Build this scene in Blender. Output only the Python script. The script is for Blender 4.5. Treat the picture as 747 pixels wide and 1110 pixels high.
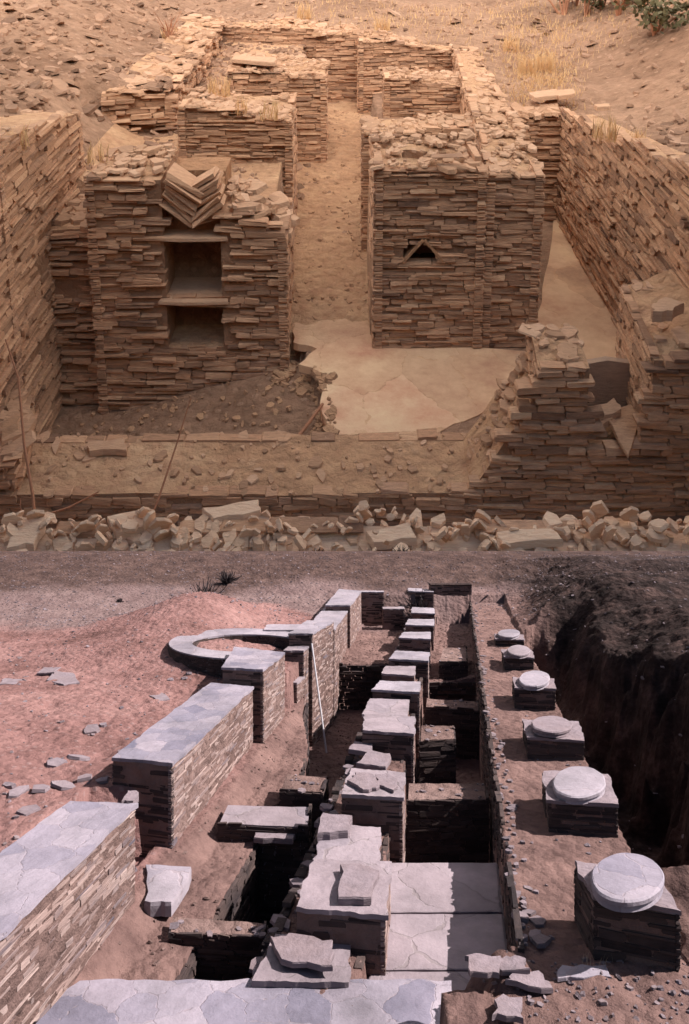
import bpy, math, random
import numpy as np
R = math.radians
for o in list(bpy.data.objects): bpy.data.objects.remove(o)
C = bpy.context.scene.collection
SC = bpy.context.scene

# ------------------------------------------------------------------ camera, light, exposure
FOC = 750.0                      # focal length in px of the 747 x 1110 picture
cam = bpy.data.cameras.new('camera'); camo = bpy.data.objects.new('camera', cam); C.objects.link(camo)
cam.sensor_fit = 'VERTICAL'; cam.sensor_height = 24; cam.lens = 24*FOC/1110
cam.clip_start = .1; cam.clip_end = 4000
camo.location = (0, 0, 3); camo.rotation_euler = (R(90), 0, 0)
SC.camera = camo
SUN = np.array((1.0, .02, .98)); SUN /= np.linalg.norm(SUN)
sl = bpy.data.lights.new('sun', 'SUN'); sl.energy = 5.0; sl.angle = R(.5); sl.color = (1, .95, .9)
so = bpy.data.objects.new('sun', sl); C.objects.link(so)
from mathutils import Vector
so.rotation_euler = Vector(SUN).to_track_quat('Z', 'Y').to_euler()
so.location = (60, 0, 60)
W = bpy.data.worlds.new('World'); SC.world = W; W.use_nodes = True
nt = W.node_tree
sky = nt.nodes.new('ShaderNodeTexSky'); sky.sky_type = 'NISHITA'; sky.sun_disc = False
sky.sun_elevation = math.asin(SUN[2]); sky.sun_rotation = math.atan2(SUN[0], SUN[1])
bg = nt.nodes['Background']; bg.inputs[1].default_value = .04
nt.links.new(sky.outputs[0], bg.inputs[0])
SC.view_settings.view_transform = 'Standard'; SC.view_settings.look = 'None'
SC.view_settings.exposure = 1.3; SC.view_settings.gamma = 1
SC.cycles.max_bounces = 8; SC.cycles.transmission_bounces = 8; SC.cycles.use_denoising = True
SC.cycles.sample_clamp_indirect = 8

# ------------------------------------------------------------------ frames
# lower dig: level ground, unit 3 m, eye at z = 1 unit.  upper dig: stands on the steep slope beyond the ridge.
SA, LEAN, SLOPE = 48.0, .2, .937
def FA(x, y, q):
    return np.stack([SA*np.asarray(x, float)+0*y, SA*(np.asarray(y, float)-LEAN*np.asarray(q)), 3+SA*(-1+SLOPE*np.asarray(y)+np.asarray(q))], -1)
def FB(x, y, z):
    return np.stack([3*np.asarray(x, float)+0*y, 3*np.asarray(y, float)+0*x, 3*np.asarray(z, float)+0*x], -1)
def ua(px, py, q=0.):
    s = (py-555)/750
    Y = (1-q+LEAN*q*s)/(SLOPE+s)
    return ((px-373.5)/750*(Y-LEAN*q), Y)
def ub(px, py, z=0.):
    Y = 750*(1-z)/(py-555)
    return ((px-373.5)/750*Y, Y)
ROW = .163
# ------------------------------------------------------------------ noise
def _h(ix, iy, seed):
    n = (ix.astype(np.int64)*374761393 + iy.astype(np.int64)*668265263 + seed*974634777) & 0x7fffffff
    n = ((n ^ (n >> 13))*1274126177) & 0x7fffffff
    n = ((n ^ (n >> 16))*461845907) & 0x7fffffff
    return (n & 0xffff)/65535.0
def vn(x, y, seed=0):
    x = np.asarray(x, float); y = np.asarray(y, float)
    ix = np.floor(x); iy = np.floor(y); fx = x-ix; fy = y-iy
    fx = fx*fx*(3-2*fx); fy = fy*fy*(3-2*fy)
    a = _h(ix, iy, seed); b = _h(ix+1, iy, seed); c = _h(ix, iy+1, seed); d = _h(ix+1, iy+1, seed)
    return (a*(1-fx)+b*fx)*(1-fy)+(c*(1-fx)+d*fx)*fy
def fbm(x, y, octv=4, seed=0, fr=1.0, gain=.5):
    x = np.asarray(x, float)*fr; y = np.asarray(y, float)*fr; s = 0; a = 1; t = 0
    for i in range(octv):
        s = s+a*(vn(x, y, seed+i)-.5); t += a; a *= gain; x = x*2.03+7.1; y = y*2.03+3.7
    return s/t*2
def smooth(t): t = np.clip(t, 0, 1); return t*t*(3-2*t)

# ------------------------------------------------------------------ materials
def newmat(name, rough=.95, spec=.15):
    m = bpy.data.materials.new(name); m.use_nodes = True
    n = m.node_tree; b = n.nodes['Principled BSDF']
    b.inputs['Roughness'].default_value = rough; b.inputs['Specular IOR Level'].default_value = spec
    return m, n, b
def nd(n, typ, **kw):
    x = n.nodes.new(typ)
    for k, v in kw.items(): setattr(x, k, v)
    return x
def ramp(n, fac, stops, interp='LINEAR'):
    r = nd(n, 'ShaderNodeValToRGB'); r.color_ramp.interpolation = interp
    e = r.color_ramp.elements
    while len(e) < len(stops): e.new(.5)
    for el, (p, c) in zip(e, stops): el.position = p; el.color = (*c, 1)
    n.links.new(fac, r.inputs[0]); return r.outputs[0]
def noise(n, vec, scale, det=5, rough=.6, dist=0):
    t = nd(n, 'ShaderNodeTexNoise'); t.inputs['Scale'].default_value = scale; t.inputs['Detail'].default_value = det
    t.inputs['Roughness'].default_value = rough; t.inputs['Distortion'].default_value = dist
    n.links.new(vec, t.inputs['Vector']); return t.outputs['Fac']
def mix(n, fac, a, b, typ='MIX'):
    m = nd(n, 'ShaderNodeMix', data_type='RGBA', blend_type=typ)
    for s, v in ((0, fac), (6, a), (7, b)):
        if isinstance(v, (int, float)): m.inputs[s].default_value = v
        elif isinstance(v, tuple): m.inputs[s].default_value = (*v, 1)
        else: n.links.new(v, m.inputs[s])
    return m.outputs[2]
def bump(n, b, h, strength, dist):
    k = nd(n, 'ShaderNodeBump'); k.inputs['Strength'].default_value = strength; k.inputs['Distance'].default_value = dist
    n.links.new(h, k.inputs['Height']); n.links.new(k.outputs[0], b.inputs['Normal'])
def mth(n, op, a, b=None):
    m = nd(n, 'ShaderNodeMath', operation=op)
    for i, v in enumerate((a, b)):
        if v is None: continue
        if isinstance(v, (int, float)): m.inputs[i].default_value = v
        else: n.links.new(v, m.inputs[i])
    return m.outputs[0]
def pos(n): return nd(n, 'ShaderNodeNewGeometry').outputs['Position']
def stonemat(name, cols, u, dust=None, dustamt=.4, mottl=.5):
    """slabs: a colour per stone, streaks and grain in metres scaled by u; pale dust settled in patches"""
    m, n, b = newmat(name); g = nd(n, 'ShaderNodeNewGeometry'); P = g.outputs['Position']
    k = len(cols)
    c = ramp(n, g.outputs['Random Per Island'], [(i/(k-1), cc) for i, cc in enumerate(cols)])
    sc = nd(n, 'ShaderNodeMapping'); sc.inputs['Scale'].default_value = (1, 1, 4.5); n.links.new(P, sc.inputs[0])
    f = noise(n, sc.outputs[0], 9/u, 6, .7); f2 = noise(n, P, 3/u, 4)
    c = mix(n, mottl, c, ramp(n, f, [(.3, (.25, .25, .25)), (.7, (.85, .85, .85))]), 'OVERLAY')
    if dust:
        d = ramp(n, noise(n, P, 1.3/u, 6, .65), [(.45, (0, 0, 0)), (.62, (1, 1, 1))])
        c = mix(n, mth(n, 'MULTIPLY', d, dustamt), c, dust)
    n.links.new(c, b.inputs['Base Color'])
    h = mth(n, 'ADD', noise(n, sc.outputs[0], 14/u, 5, .7), mth(n, 'MULTIPLY', f2, .8))
    bump(n, b, h, .55, .03*u); return m
def earthmat(name, c1, c2, c3, u, peb=None, pebamt=.5):
    m, n, b = newmat(name, 1, .05); P = pos(n)
    c = ramp(n, noise(n, P, .35/u, 7, .62, .3), [(.32, c1), (.5, c2), (.68, c3)])
    c = mix(n, .55, c, ramp(n, noise(n, P, 4/u, 6, .7), [(.3, (.3, .3, .3)), (.7, (.72, .72, .72))]), 'OVERLAY')
    v = nd(n, 'ShaderNodeTexVoronoi', feature='F1'); v.inputs['Scale'].default_value = 6/u; n.links.new(P, v.inputs[0])
    v.inputs['Randomness'].default_value = 1
    if peb:
        msk = mth(n, 'LESS_THAN', v.outputs['Distance'], .28)
        sel = mth(n, 'GREATER_THAN', nd_sep(n, v.outputs['Color']), .55)
        c = mix(n, mth(n, 'MULTIPLY', mth(n, 'MULTIPLY', msk, sel), pebamt), c, peb)
    n.links.new(c, b.inputs['Base Color'])
    h = mth(n, 'ADD', noise(n, P, 2.2/u, 8, .72), mth(n, 'MULTIPLY', mth(n, 'SUBTRACT', .5, v.outputs['Distance']), .35))
    bump(n, b, h, .9, .16*u); return m
def nd_sep(n, col):
    s = nd(n, 'ShaderNodeSeparateColor'); n.links.new(col, s.inputs[0]); return s.outputs[0]
def pavemat(name, cols, mortar, cell, u, edge=.07, sel=.0):
    m, n, b = newmat(name, .8, .3); P = pos(n)
    wob = nd(n, 'ShaderNodeVectorMath', operation='ADD'); nz = nd(n, 'ShaderNodeTexNoise'); nz.inputs['Scale'].default_value = 2.5/cell
    n.links.new(P, nz.inputs['Vector']); sca = nd(n, 'ShaderNodeVectorMath', operation='SCALE'); sca.inputs[3].default_value = cell*.35
    n.links.new(nz.outputs['Color'], sca.inputs[0]); n.links.new(P, wob.inputs[0]); n.links.new(sca.outputs[0], wob.inputs[1])
    v = nd(n, 'ShaderNodeTexVoronoi', feature='F1', voronoi_dimensions='2D'); v.inputs['Scale'].default_value = 1/cell; n.links.new(wob.outputs[0], v.inputs[0])
    e = nd(n, 'ShaderNodeTexVoronoi', feature='DISTANCE_TO_EDGE', voronoi_dimensions='2D'); e.inputs['Scale'].default_value = 1/cell; n.links.new(wob.outputs[0], e.inputs[0])
    k = len(cols)
    c = ramp(n, nd_sep(n, v.outputs['Color']), [(i/(k-1), cc) for i, cc in enumerate(cols)])
    mo = ramp(n, mth(n, 'ADD', e.outputs['Distance'], mth(n, 'MULTIPLY', mth(n, 'SUBTRACT', noise(n, P, 6/cell, 4), .5), .12)), [(edge*.4, (1, 1, 1)), (edge*1.6, (0, 0, 0))])
    c = mix(n, mo, c, mortar)
    c = mix(n, .7, c, ramp(n, noise(n, P, 1.2/u, 8, .7), [(.28, (.2, .2, .2)), (.72, (.85, .85, .85))]), 'OVERLAY')
    c = mix(n, mth(n, 'MULTIPLY', ramp(n, noise(n, P, .6/u, 6), [(.5, (0, 0, 0)), (.68, (1, 1, 1))]), .3), c, mortar)
    n.links.new(c, b.inputs['Base Color'])
    bump(n, b, mth(n, 'SUBTRACT', noise(n, P, 7/u, 6, .7), mth(n, 'MULTIPLY', mo, .35)), .5, .03*u); return m
def plainmat(name, c, rough=.7):
    m, n, b = newmat(name, rough); P = pos(n)
    n.links.new(mix(n, .4, c, ramp(n, noise(n, P, 8, 3), [(.3, (.3, .3, .3)), (.7, (.7, .7, .7))]), 'OVERLAY'), b.inputs['Base Color']); return m

UA = 7.0     # texture unit of the big upper dig
M = {}
M['a_stone'] = stonemat('brown_schist', [(.17, .105, .078), (.46, .28, .18), (.55, .335, .215), (.36, .225, .15), (.68, .445, .295), (.50, .31, .20), (.28, .175, .12), (.60, .38, .25), (.42, .27, .19)], UA, (.52, .325, .205), .45, .55)
M['a_core'] = stonemat('dark_niche_shade', [(.05, .028, .018), (.09, .05, .03)], UA)
M['a_top'] = earthmat('wall_top_earth', (.48, .30, .19), (.57, .37, .235), (.63, .42, .275), UA, (.62, .42, .285), .5)
M['a_earth'] = earthmat('hillside_earth', (.25, .157, .108), (.36, .235, .165), (.44, .295, .21), UA, (.54, .37, .27), .5)
M['a_slab'] = stonemat('pale_schist', [(.34, .215, .14), (.50, .325, .22), (.60, .41, .29), (.42, .27, .175), (.55, .36, .245)], UA, (.6, .38, .24), .4, .35)
M['a_loose'] = stonemat('weathered_schist', [(.16, .10, .07), (.34, .22, .155), (.46, .31, .225), (.25, .16, .112), (.40, .26, .185)], UA, (.5, .32, .21), .4, .4)
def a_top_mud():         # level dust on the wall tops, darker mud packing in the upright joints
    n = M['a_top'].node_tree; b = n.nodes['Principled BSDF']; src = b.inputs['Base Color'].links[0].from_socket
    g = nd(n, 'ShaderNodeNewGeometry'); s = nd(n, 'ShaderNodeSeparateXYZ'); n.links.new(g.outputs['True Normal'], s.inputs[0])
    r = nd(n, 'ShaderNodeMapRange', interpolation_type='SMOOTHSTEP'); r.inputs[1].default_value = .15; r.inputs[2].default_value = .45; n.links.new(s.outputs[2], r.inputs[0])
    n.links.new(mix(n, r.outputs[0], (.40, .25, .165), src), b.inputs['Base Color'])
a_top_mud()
M['a_pale'] = stonemat('brightened_pale_stone', [(.58, .40, .28), (.70, .50, .36), (.75, .56, .42), (.64, .44, .31)], UA, (.7, .5, .35), .3, .35)  # pale heap stone, lightened further to make up for the weak light there
M['a_pave'] = pavemat('dusty_paving', [(.58, .375, .24), (.68, .45, .29), (.54, .345, .22), (.72, .49, .325)], (.60, .38, .235), 6.0, UA, .006)
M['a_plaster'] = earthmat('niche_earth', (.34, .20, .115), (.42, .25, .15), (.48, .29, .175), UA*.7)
M['a_grey'] = stonemat('grey_slab', [(.40, .29, .22), (.44, .32, .24)], UA, None, 0, .3)
M['a_grass'] = plainmat('dry_grass', (.66, .46, .25))
M['a_leaf'] = plainmat('olive_leaves', (.12, .11, .055))
M['a_wood'] = plainmat('dry_stick', (.40, .20, .12))
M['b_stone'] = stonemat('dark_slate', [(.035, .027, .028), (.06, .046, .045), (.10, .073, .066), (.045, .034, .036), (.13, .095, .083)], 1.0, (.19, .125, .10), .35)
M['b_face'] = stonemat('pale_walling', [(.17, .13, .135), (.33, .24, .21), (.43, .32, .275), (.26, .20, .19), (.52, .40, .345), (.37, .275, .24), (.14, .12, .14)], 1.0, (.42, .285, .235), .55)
M['b_core'] = earthmat('mortar_earth', (.20, .13, .11), (.29, .195, .165), (.36, .25, .215), 1.0)
M['b_core_dark'] = earthmat('dark_packing', (.05, .036, .034), (.08, .056, .05), (.11, .078, .07), 1.0)
M['b_cope'] = pavemat('lilac_coping', [(.24, .225, .275), (.31, .28, .32), (.37, .33, .365), (.19, .18, .235), (.34, .305, .345), (.40, .355, .385), (.36, .315, .35)], (.35, .30, .325), .30, 1.0, .008)
M['b_cope_fine'] = pavemat('pale_coping', [(.36, .32, .345), (.42, .375, .40), (.30, .27, .30)], (.38, .325, .34), .7, 1.0, .014)
M['b_pave'] = pavemat('lilac_paving', [(.33, .27, .28), (.38, .315, .325), (.30, .255, .275)], (.30, .25, .25), .85, 1.0, .007)
def b_earth():
    m = earthmat('pink_earth', (.22, .118, .10), (.35, .195, .17), (.44, .26, .225), .6, (.42, .29, .265), .5); n = m.node_tree; b = n.nodes['Principled BSDF']
    src = b.inputs['Base Color'].links[0].from_socket; P = pos(n); s = nd(n, 'ShaderNodeSeparateXYZ'); n.links.new(P, s.inputs[0])
    wob = mth(n, 'MULTIPLY', mth(n, 'SUBTRACT', noise(n, P, .35, 5), .5), 7.)
    yy = mth(n, 'ADD', s.outputs[1], wob)
    scr = ramp(n, noise(n, P, 1.5, 10, .82), [(.3, (.05, .034, .031)), (.5, (.12, .077, .064)), (.68, (.24, .155, .125))])
    pale = ramp(n, noise(n, P, 1.1, 7, .7), [(.3, (.19, .125, .115)), (.7, (.35, .25, .225))])
    def step(v, a, b_): 
        r = nd(n, 'ShaderNodeMapRange', interpolation_type='SMOOTHSTEP'); r.inputs[1].default_value = a; r.inputs[2].default_value = b_; n.links.new(v, r.inputs[0]); return r.outputs[0]
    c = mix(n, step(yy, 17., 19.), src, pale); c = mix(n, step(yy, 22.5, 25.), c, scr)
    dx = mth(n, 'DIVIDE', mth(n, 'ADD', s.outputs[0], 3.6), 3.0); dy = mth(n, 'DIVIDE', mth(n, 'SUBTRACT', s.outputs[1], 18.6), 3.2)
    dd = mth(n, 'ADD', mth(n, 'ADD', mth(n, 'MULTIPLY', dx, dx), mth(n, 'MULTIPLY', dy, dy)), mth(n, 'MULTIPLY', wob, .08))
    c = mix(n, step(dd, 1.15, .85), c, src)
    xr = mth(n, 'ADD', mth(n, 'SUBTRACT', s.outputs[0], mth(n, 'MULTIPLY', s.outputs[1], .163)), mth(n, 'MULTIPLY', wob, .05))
    dk = ramp(n, noise(n, P, 1.6, 8, .72), [(.3, (.018, .013, .012)), (.5, (.05, .034, .03)), (.7, (.14, .09, .075))])  # dark brown bank soil; the pit's shade is put into this colour too
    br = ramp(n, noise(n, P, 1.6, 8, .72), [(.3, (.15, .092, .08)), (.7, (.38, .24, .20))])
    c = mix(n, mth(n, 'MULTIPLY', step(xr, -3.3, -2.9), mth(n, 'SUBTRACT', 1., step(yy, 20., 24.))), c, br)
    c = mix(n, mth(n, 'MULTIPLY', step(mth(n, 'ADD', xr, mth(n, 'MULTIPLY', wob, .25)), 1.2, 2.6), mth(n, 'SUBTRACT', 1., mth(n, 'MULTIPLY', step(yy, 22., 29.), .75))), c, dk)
    n.links.new(c, b.inputs['Base Color']); return m
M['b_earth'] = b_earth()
M['b_slab'] = stonemat('lilac_slab', [(.17, .14, .15), (.25, .205, .215), (.33, .27, .28), (.21, .165, .165)], 1.0, (.32, .23, .21), .35, .4)
M['b_white'] = plainmat('white_paint', (.75, .72, .72), .5)
M['b_twig'] = plainmat('dead_twig', (.06, .045, .045))
M['b_straw'] = plainmat('straw', (.55, .42, .30))

for k_, m_ in M.items():        # per-dig tint; its strength makes up for the digs' unequal light
    n_ = m_.node_tree; b_ = n_.nodes['Principled BSDF'].inputs['Base Color']
    n_.links.new(mix(n_, 1., b_.links[0].from_socket, (1.09, .965, .865) if k_[0] == 'a' else (.52, .495, .53), 'MULTIPLY'), b_)
# ------------------------------------------------------------------ mesh building
class MB:
    def __init__(s): s.v = []; s.f = []; s.n = 0
    def add(s, v, f):
        v = np.asarray(v, float).reshape(-1, 3)
        s.v.append(v); s.f += [tuple(i+s.n for i in q) for q in f]; s.n += len(v)
    def build(s, name, mat, parent=None, smoothf=False, base=None):
        v = np.concatenate(s.v); org = np.array([(v[:, 0].min()+v[:, 0].max())/2, (v[:, 1].min()+v[:, 1].max())/2, v[:, 2].min()])
        if base is not None: org = np.asarray(base, float)
        me = bpy.data.meshes.new(name); me.from_pydata((v-org).tolist(), [], s.f); me.update()
        if smoothf: me.polygons.foreach_set('use_smooth', [True]*len(me.polygons))
        me.materials.append(M[mat]); o = bpy.data.objects.new(name, me); C.objects.link(o)
        if parent is not None:
            o.parent = parent; org = org-np.array(parent['_w'])
        else: o['_w'] = [float(q) for q in org]
        o.location = org.tolist()
        return o
def tag(o, label=None, cat=None, group=None, kind=None):
    if label: o['label'] = label
    if cat: o['category'] = cat
    if group: o['group'] = group
    if kind: o['kind'] = kind
    elif label and cat: o['kind'] = 'thing'
    return o
def empty(name, loc, label, cat, group=None):
    o = bpy.data.objects.new(name, None); C.objects.link(o); o.empty_display_size = .3; o['kind'] = 'thing'
    o.location = [float(q) for q in loc]; o['_w'] = [float(q) for q in loc]
    return tag(o, label, cat, group)
HEXF = [(0, 1, 2, 3, 4, 5), (6, 11, 10, 9, 8, 7)]+[(i, i+6, (i+1) % 6+6, (i+1) % 6) for i in range(6)]
def lay(mb, F, a, b, zb, zt, c, L, rng, d=.02, jit=.35, hole=None, rag=0., skip=.0, row0=None):
    """courses of flat slabs on the upright face a->b (the open side lies to the right of a->b)"""
    a = np.array(a, float); b = np.array(b, float); ln = np.linalg.norm(b-a); t = (b-a)/ln; nrm = np.array((t[1], -t[0]))
    zb_ = zb if callable(zb) else (lambda u: zb); zt_ = zt if callable(zt) else (lambda u: zt)
    us = np.linspace(0, 1, 24); lo = min(zb_(u) for u in us); hi = max(zt_(u) for u in us)
    z = lo
    while z < hi:
        th = c*rng.choice((.5, .65, .8, .9, 1., 1.15, 1.35, 1.7)); u = -rng.uniform(0, L)
        wv = c*.5*math.sin(z*37/c*.01)
        while u < ln:
            l = L*rng.uniform(.45, 1.75)*(1.0 if th > c*.8 else 1.25); u0 = max(u, 0)-(.25*d if u <= 0 else 0); u1 = min(u+l, ln)+(.25*d if u+l >= ln else 0)
            um = (u0+u1)/2/ln; um = min(max(um, 0), 1); zt1 = zt_(um); zm = z+th/2; u += l
            if u1-u0 < c*.4: continue
            if zm > zt1+rag*rng.uniform(-1, 1) or zm < zb_(um)-th: continue
            if hole and hole(a+t*(u0+u1)/2, zm, u0, u1, a, t): continue
            if rng.random() < skip: continue
            z0, z1 = z+c*.03, min(z+th, zt1+(th*.6 if rag else 0))-c*.03
            if z1-z0 < c*.2: z1 = z0+c*.2
            pr = d*jit*rng.uniform(-1, 1); s0, s1, s2, s3 = [rng.uniform(0, .35)*min(c*1.6, (u1-u0)*.4) for _ in range(4)]
            g = c*.05; tl = rng.uniform(-.14, .14)*th
            k0, k1 = z0+(z1-z0)*rng.uniform(.2, .8), z0+(z1-z0)*rng.uniform(.2, .8)
            pts = [(u0+g, k0+tl), (u0+g+s0, z0+tl), (u1-g-s1, z0-tl), (u1-g, k1-tl), (u1-g-s2, z1-tl), (u0+g+s3, z1+tl)]
            V = []
            dl, dr = pr+d*.12*rng.uniform(-1, 1), pr+d*.12*rng.uniform(-1, 1)
            for back in (0, 1):
                for (pu, pz) in pts:
                    e = (dl+(dr-dl)*(pu-u0)/max(u1-u0, 1e-6)) if not back else -d
                    if not back: e += rng.uniform(-.05, .05)*d - (d*.15 if pz > k0 and rng.random() < .3 else 0)
                    xy = a+t*pu+nrm*e; V.append((xy[0], xy[1], pz))
            V = np.array(V); mb.add(F(V[:, 0], V[:, 1], V[:, 2]), HEXF)
        z += th
def bil(q, s, t):
    s = np.asarray(s)[..., None]; t = np.asarray(t)[..., None]; q = np.asarray(q, float)
    return (q[0]*(1-s)+q[1]*s)*(1-t)+(q[3]*(1-s)+q[2]*s)*t
def core(mb, F, quad, tops, base, n=14, m=14, amp=0., fr=6., inset=0., seed=3, edge=0.):
    quad = np.array(quad, float); c = quad.mean(0)
    if inset:
        w = np.linalg.norm(quad[1]-quad[0])/2; h = np.linalg.norm(quad[3]-quad[0])/2
        fs = min(inset/w, .45); ft = min(inset/h, .45)
        st = [(fs/2, ft/2), (1-fs/2, ft/2), (1-fs/2, 1-ft/2), (fs/2, 1-ft/2)]
        quad = np.array([bil(quad, *x) for x in st])
    S, T = np.meshgrid(np.linspace(0, 1, n), np.linspace(0, 1, m)); P = bil(quad, S, T)
    if edge: P = P+edge*np.stack([fbm(P[..., 0], P[..., 1], 3, seed+40, 22), fbm(P[..., 0], P[..., 1], 3, seed+50, 22)], -1)*1.6
    tp = bil(np.array(tops, float)[:, None], S, T)[..., 0]
    tp = tp+amp*fbm(P[..., 0], P[..., 1], 5, seed, fr, .6)
    V = F(P[..., 0], P[..., 1], tp).reshape(-1, 3)
    fcs = [(j*n+i, j*n+i+1, (j+1)*n+i+1, (j+1)*n+i) for j in range(m-1) for i in range(n-1)]
    ring = [i for i in range(n)]+[j*n+n-1 for j in range(1, m)]+[(m-1)*n+i for i in range(n-2, -1, -1)]+[j*n for j in range(m-2, 0, -1)]
    Pf = P.reshape(-1, 2); Bv = F(Pf[ring, 0], Pf[ring, 1], np.full(len(ring), base)); k = n*m; r = len(ring)
    mb.add(np.concatenate([V, Bv]), fcs+[(ring[i], k+i, k+(i+1) % r, ring[(i+1) % r]) for i in range(r)]+[tuple(k+i for i in range(r-1, -1, -1))])
def slabv(rng, size, th, n=None):
    n = n or rng.randint(5, 7); an = [2*math.pi*(i+rng.uniform(-.3, .3))/n for i in range(n)]
    ax, ay = rng.uniform(.7, 1.1), rng.uniform(.45, .9); tp = []; bt = []
    for a_ in an:
        r = size*rng.uniform(.75, 1.1); x, y = r*ax*math.cos(a_), r*ay*math.sin(a_)
        tp.append((x*rng.uniform(.88, .97), y*rng.uniform(.88, .97), th/2+rng.uniform(-.12, .12)*th)); bt.append((x, y, -th/2))
    return np.array(tp+bt), [tuple(range(n)), tuple(range(2*n-1, n-1, -1))]+[(i, i+n, (i+1) % n+n, (i+1) % n) for i in range(n)]
def rot(v, yaw, tx, ty):
    cz, sz = math.cos(yaw), math.sin(yaw); v = v @ np.array([[cz, sz, 0], [-sz, cz, 0], [0, 0, 1]])
    cx, sx = math.cos(tx), math.sin(tx); v = v @ np.array([[1, 0, 0], [0, cx, sx], [0, -sx, cx]])
    cy, sy = math.cos(ty), math.sin(ty); return v @ np.array([[cy, 0, -sy], [0, 1, 0], [sy, 0, cy]])
def scatter(mb, F, pts, zf, size, th, rng, tilt=.35, flat=False, up=.3):
    """loose slabs lying on the surface zf at the plan points"""
    for (x, y) in pts:
        s = size*rng.choice((.35, .5, .6, .8, 1, 1.5))*rng.uniform(.8, 1.2); t_ = th*rng.uniform(.6, 1.5)*(.5+.5*min(1, s/size))
        v, f = slabv(rng, s, t_)
        v = rot(v, rng.uniform(0, 6.3), rng.uniform(-tilt, tilt), rng.uniform(-tilt, tilt))
        z = float(zf(x, y)); mb.add(F(x+v[:, 0], y+v[:, 1], z+v[:, 2]+t_*up), f)
def inquad(q, n, rng):
    out = []
    for _ in range(n):
        p = bil(q, np.array(rng.random()), np.array(rng.random())); out.append((float(p[0]), float(p[1])))
    return out
def wall(name, label, F, quad, tops, base, c, L, facing, coremat, topm='a_top', sides='flr', amp=.01, seed=1, d=.016, jit=.17,
         group=None, caps=0, capsize=.03, cap_th=.008, fr=8., cope=None, cat='wall', zt=None, hole=None, rag=None, capm='a_slab', inset=None, cores=None, root=None, skip=0., cope_th=.012):
    rng = random.Random(seed); quad = [tuple(map(float, p)) for p in quad]
    cx, cy = np.mean(quad, 0)
    if root is None: root = empty(name, F(cx, cy, base), label, cat, group)
    mb = MB(); names = 'frbl'; rag = amp if rag is None else rag
    for i, s in enumerate(names):
        if s not in sides: continue
        a, b = quad[i], quad[(i+1) % 4]; ta, tb = tops[i], tops[(i+1) % 4]
        def top(u, a=a, b=b, ta=ta, tb=tb):
            x, y = a[0]+(b[0]-a[0])*u, a[1]+(b[1]-a[1])*u
            return (ta+(tb-ta)*u)+amp*float(fbm(x, y, 5, seed, fr, .6))-(cope_th if cope else 0)
        f = zt if (zt and s == 'f') else top
        lay(mb, F, a, b, base, f, c, L, rng, d, jit, hole if s == 'f' else None, rag, skip)
    mb.build('stone_facing', facing, root)
    ins = d*(.55 if F is FB else .20) if inset is None else inset
    if cores is None:
        cb = MB(); core(cb, F, quad, [t-(cope_th if cope else 0)-.001 for t in tops], base-.01, amp=amp, fr=fr, inset=ins, seed=seed); 
        cb.build('wall_core', coremat if cope else topm, root)
    if cope:
        cb = MB(); q = np.array(quad); e = -.35*d
        core(cb, F, quad, tops, min(tops)-cope_th, amp=.0015, fr=30, inset=e, seed=seed+5); cb.build('coping', cope, root)
    if caps:
        cb = MB(); qa = np.array(quad)
        def zf(x, y):
            dd = [np.hypot(x-p[0], y-p[1])+1e-4 for p in quad]; w = [1/k_**2 for k_ in dd]
            return sum(w_*t for w_, t in zip(w, tops))/sum(w)+amp*float(fbm(x, y, 5, seed, fr, .6))
        scatter(cb, F, inquad(quad, caps, rng), zf, capsize, cap_th, rng, .22); cb.build('loose_capping', capm, root)
    return root

# ================================================================== UPPER DIG: terrain
def q_out(x, y):
    n = fbm(x, y, 6, 11, 2.2, .55)*.05+fbm(x, y, 4, 31, 14, .6)*.010
    lf = np.interp(y, [.6, 1.2, 1.9, 2.7, 4, 8], [.44, .40, .31, .33, .34, .6])
    rt = np.interp(y, [.6, 1.2, 1.5, 1.95, 2.6, 4, 8], [.44, .42, .33, .26, .30, .32, .5])
    w = smooth((x+.5)/1.0); b = lf*(1-w)+rt*w
    b = b+.30*np.maximum(-.66-x, 0)+.10*smooth((x-.7)/.5)*np.exp(-((y-2.2)/.7)**2)*2
    return b+n
def inside(x, y):
    """distance-like mask of the dug area"""
    r = np.where(y < 1.95, .60, np.where(y < 2.55, .44, .42)); l = np.where(y < 1.92, -.62, -.47)
    return (x < r) & (x > l) & (y < np.where(x < -.08, 2.70, np.where(x < .05, 2.61, 2.56)))
def q_in(x, y):
    n = fbm(x, y, 5, 5, 9, .55)*.008
    q = np.zeros_like(x)
    q = np.where(y < 1.10, -.34, q)
    q = np.where((y > 1.19) & (y < 1.47) & (x < -.045+.35*(1.32-y)), -.135+.10*smooth((x+.62)/.55), q)
    cor = (x < .40); ramp_ = np.interp(y, [1.45, 1.6, 2.2, 2.45], [0., .02, .095, .10])
    q = np.where((y >= 1.47) & cor, ramp_, q)
    q = np.where((y > 1.50) & (x < -.15), .21+.05*(y-1.6), q)
    q = np.where((y > 1.46) & (y < 1.72) & (x > .06) & (x < .40), .26, q)
    q = np.where((y >= 1.72) & (y < 2.12) & (x > .07) & (x < .42), .20, q)
    q = np.where((y >= 2.15) & (x > .10) & (x < .5), .16, q)
    bump_ = np.exp(-(((x+.03)/.1)**2+((y-1.72)/.1)**2))*.02
    return q+n+bump_
def axis(segs):
    out = []
    for a, b, st in segs: out += list(np.arange(a, b-1e-9, st))
    return np.array(out+[segs[-1][1]])
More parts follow.
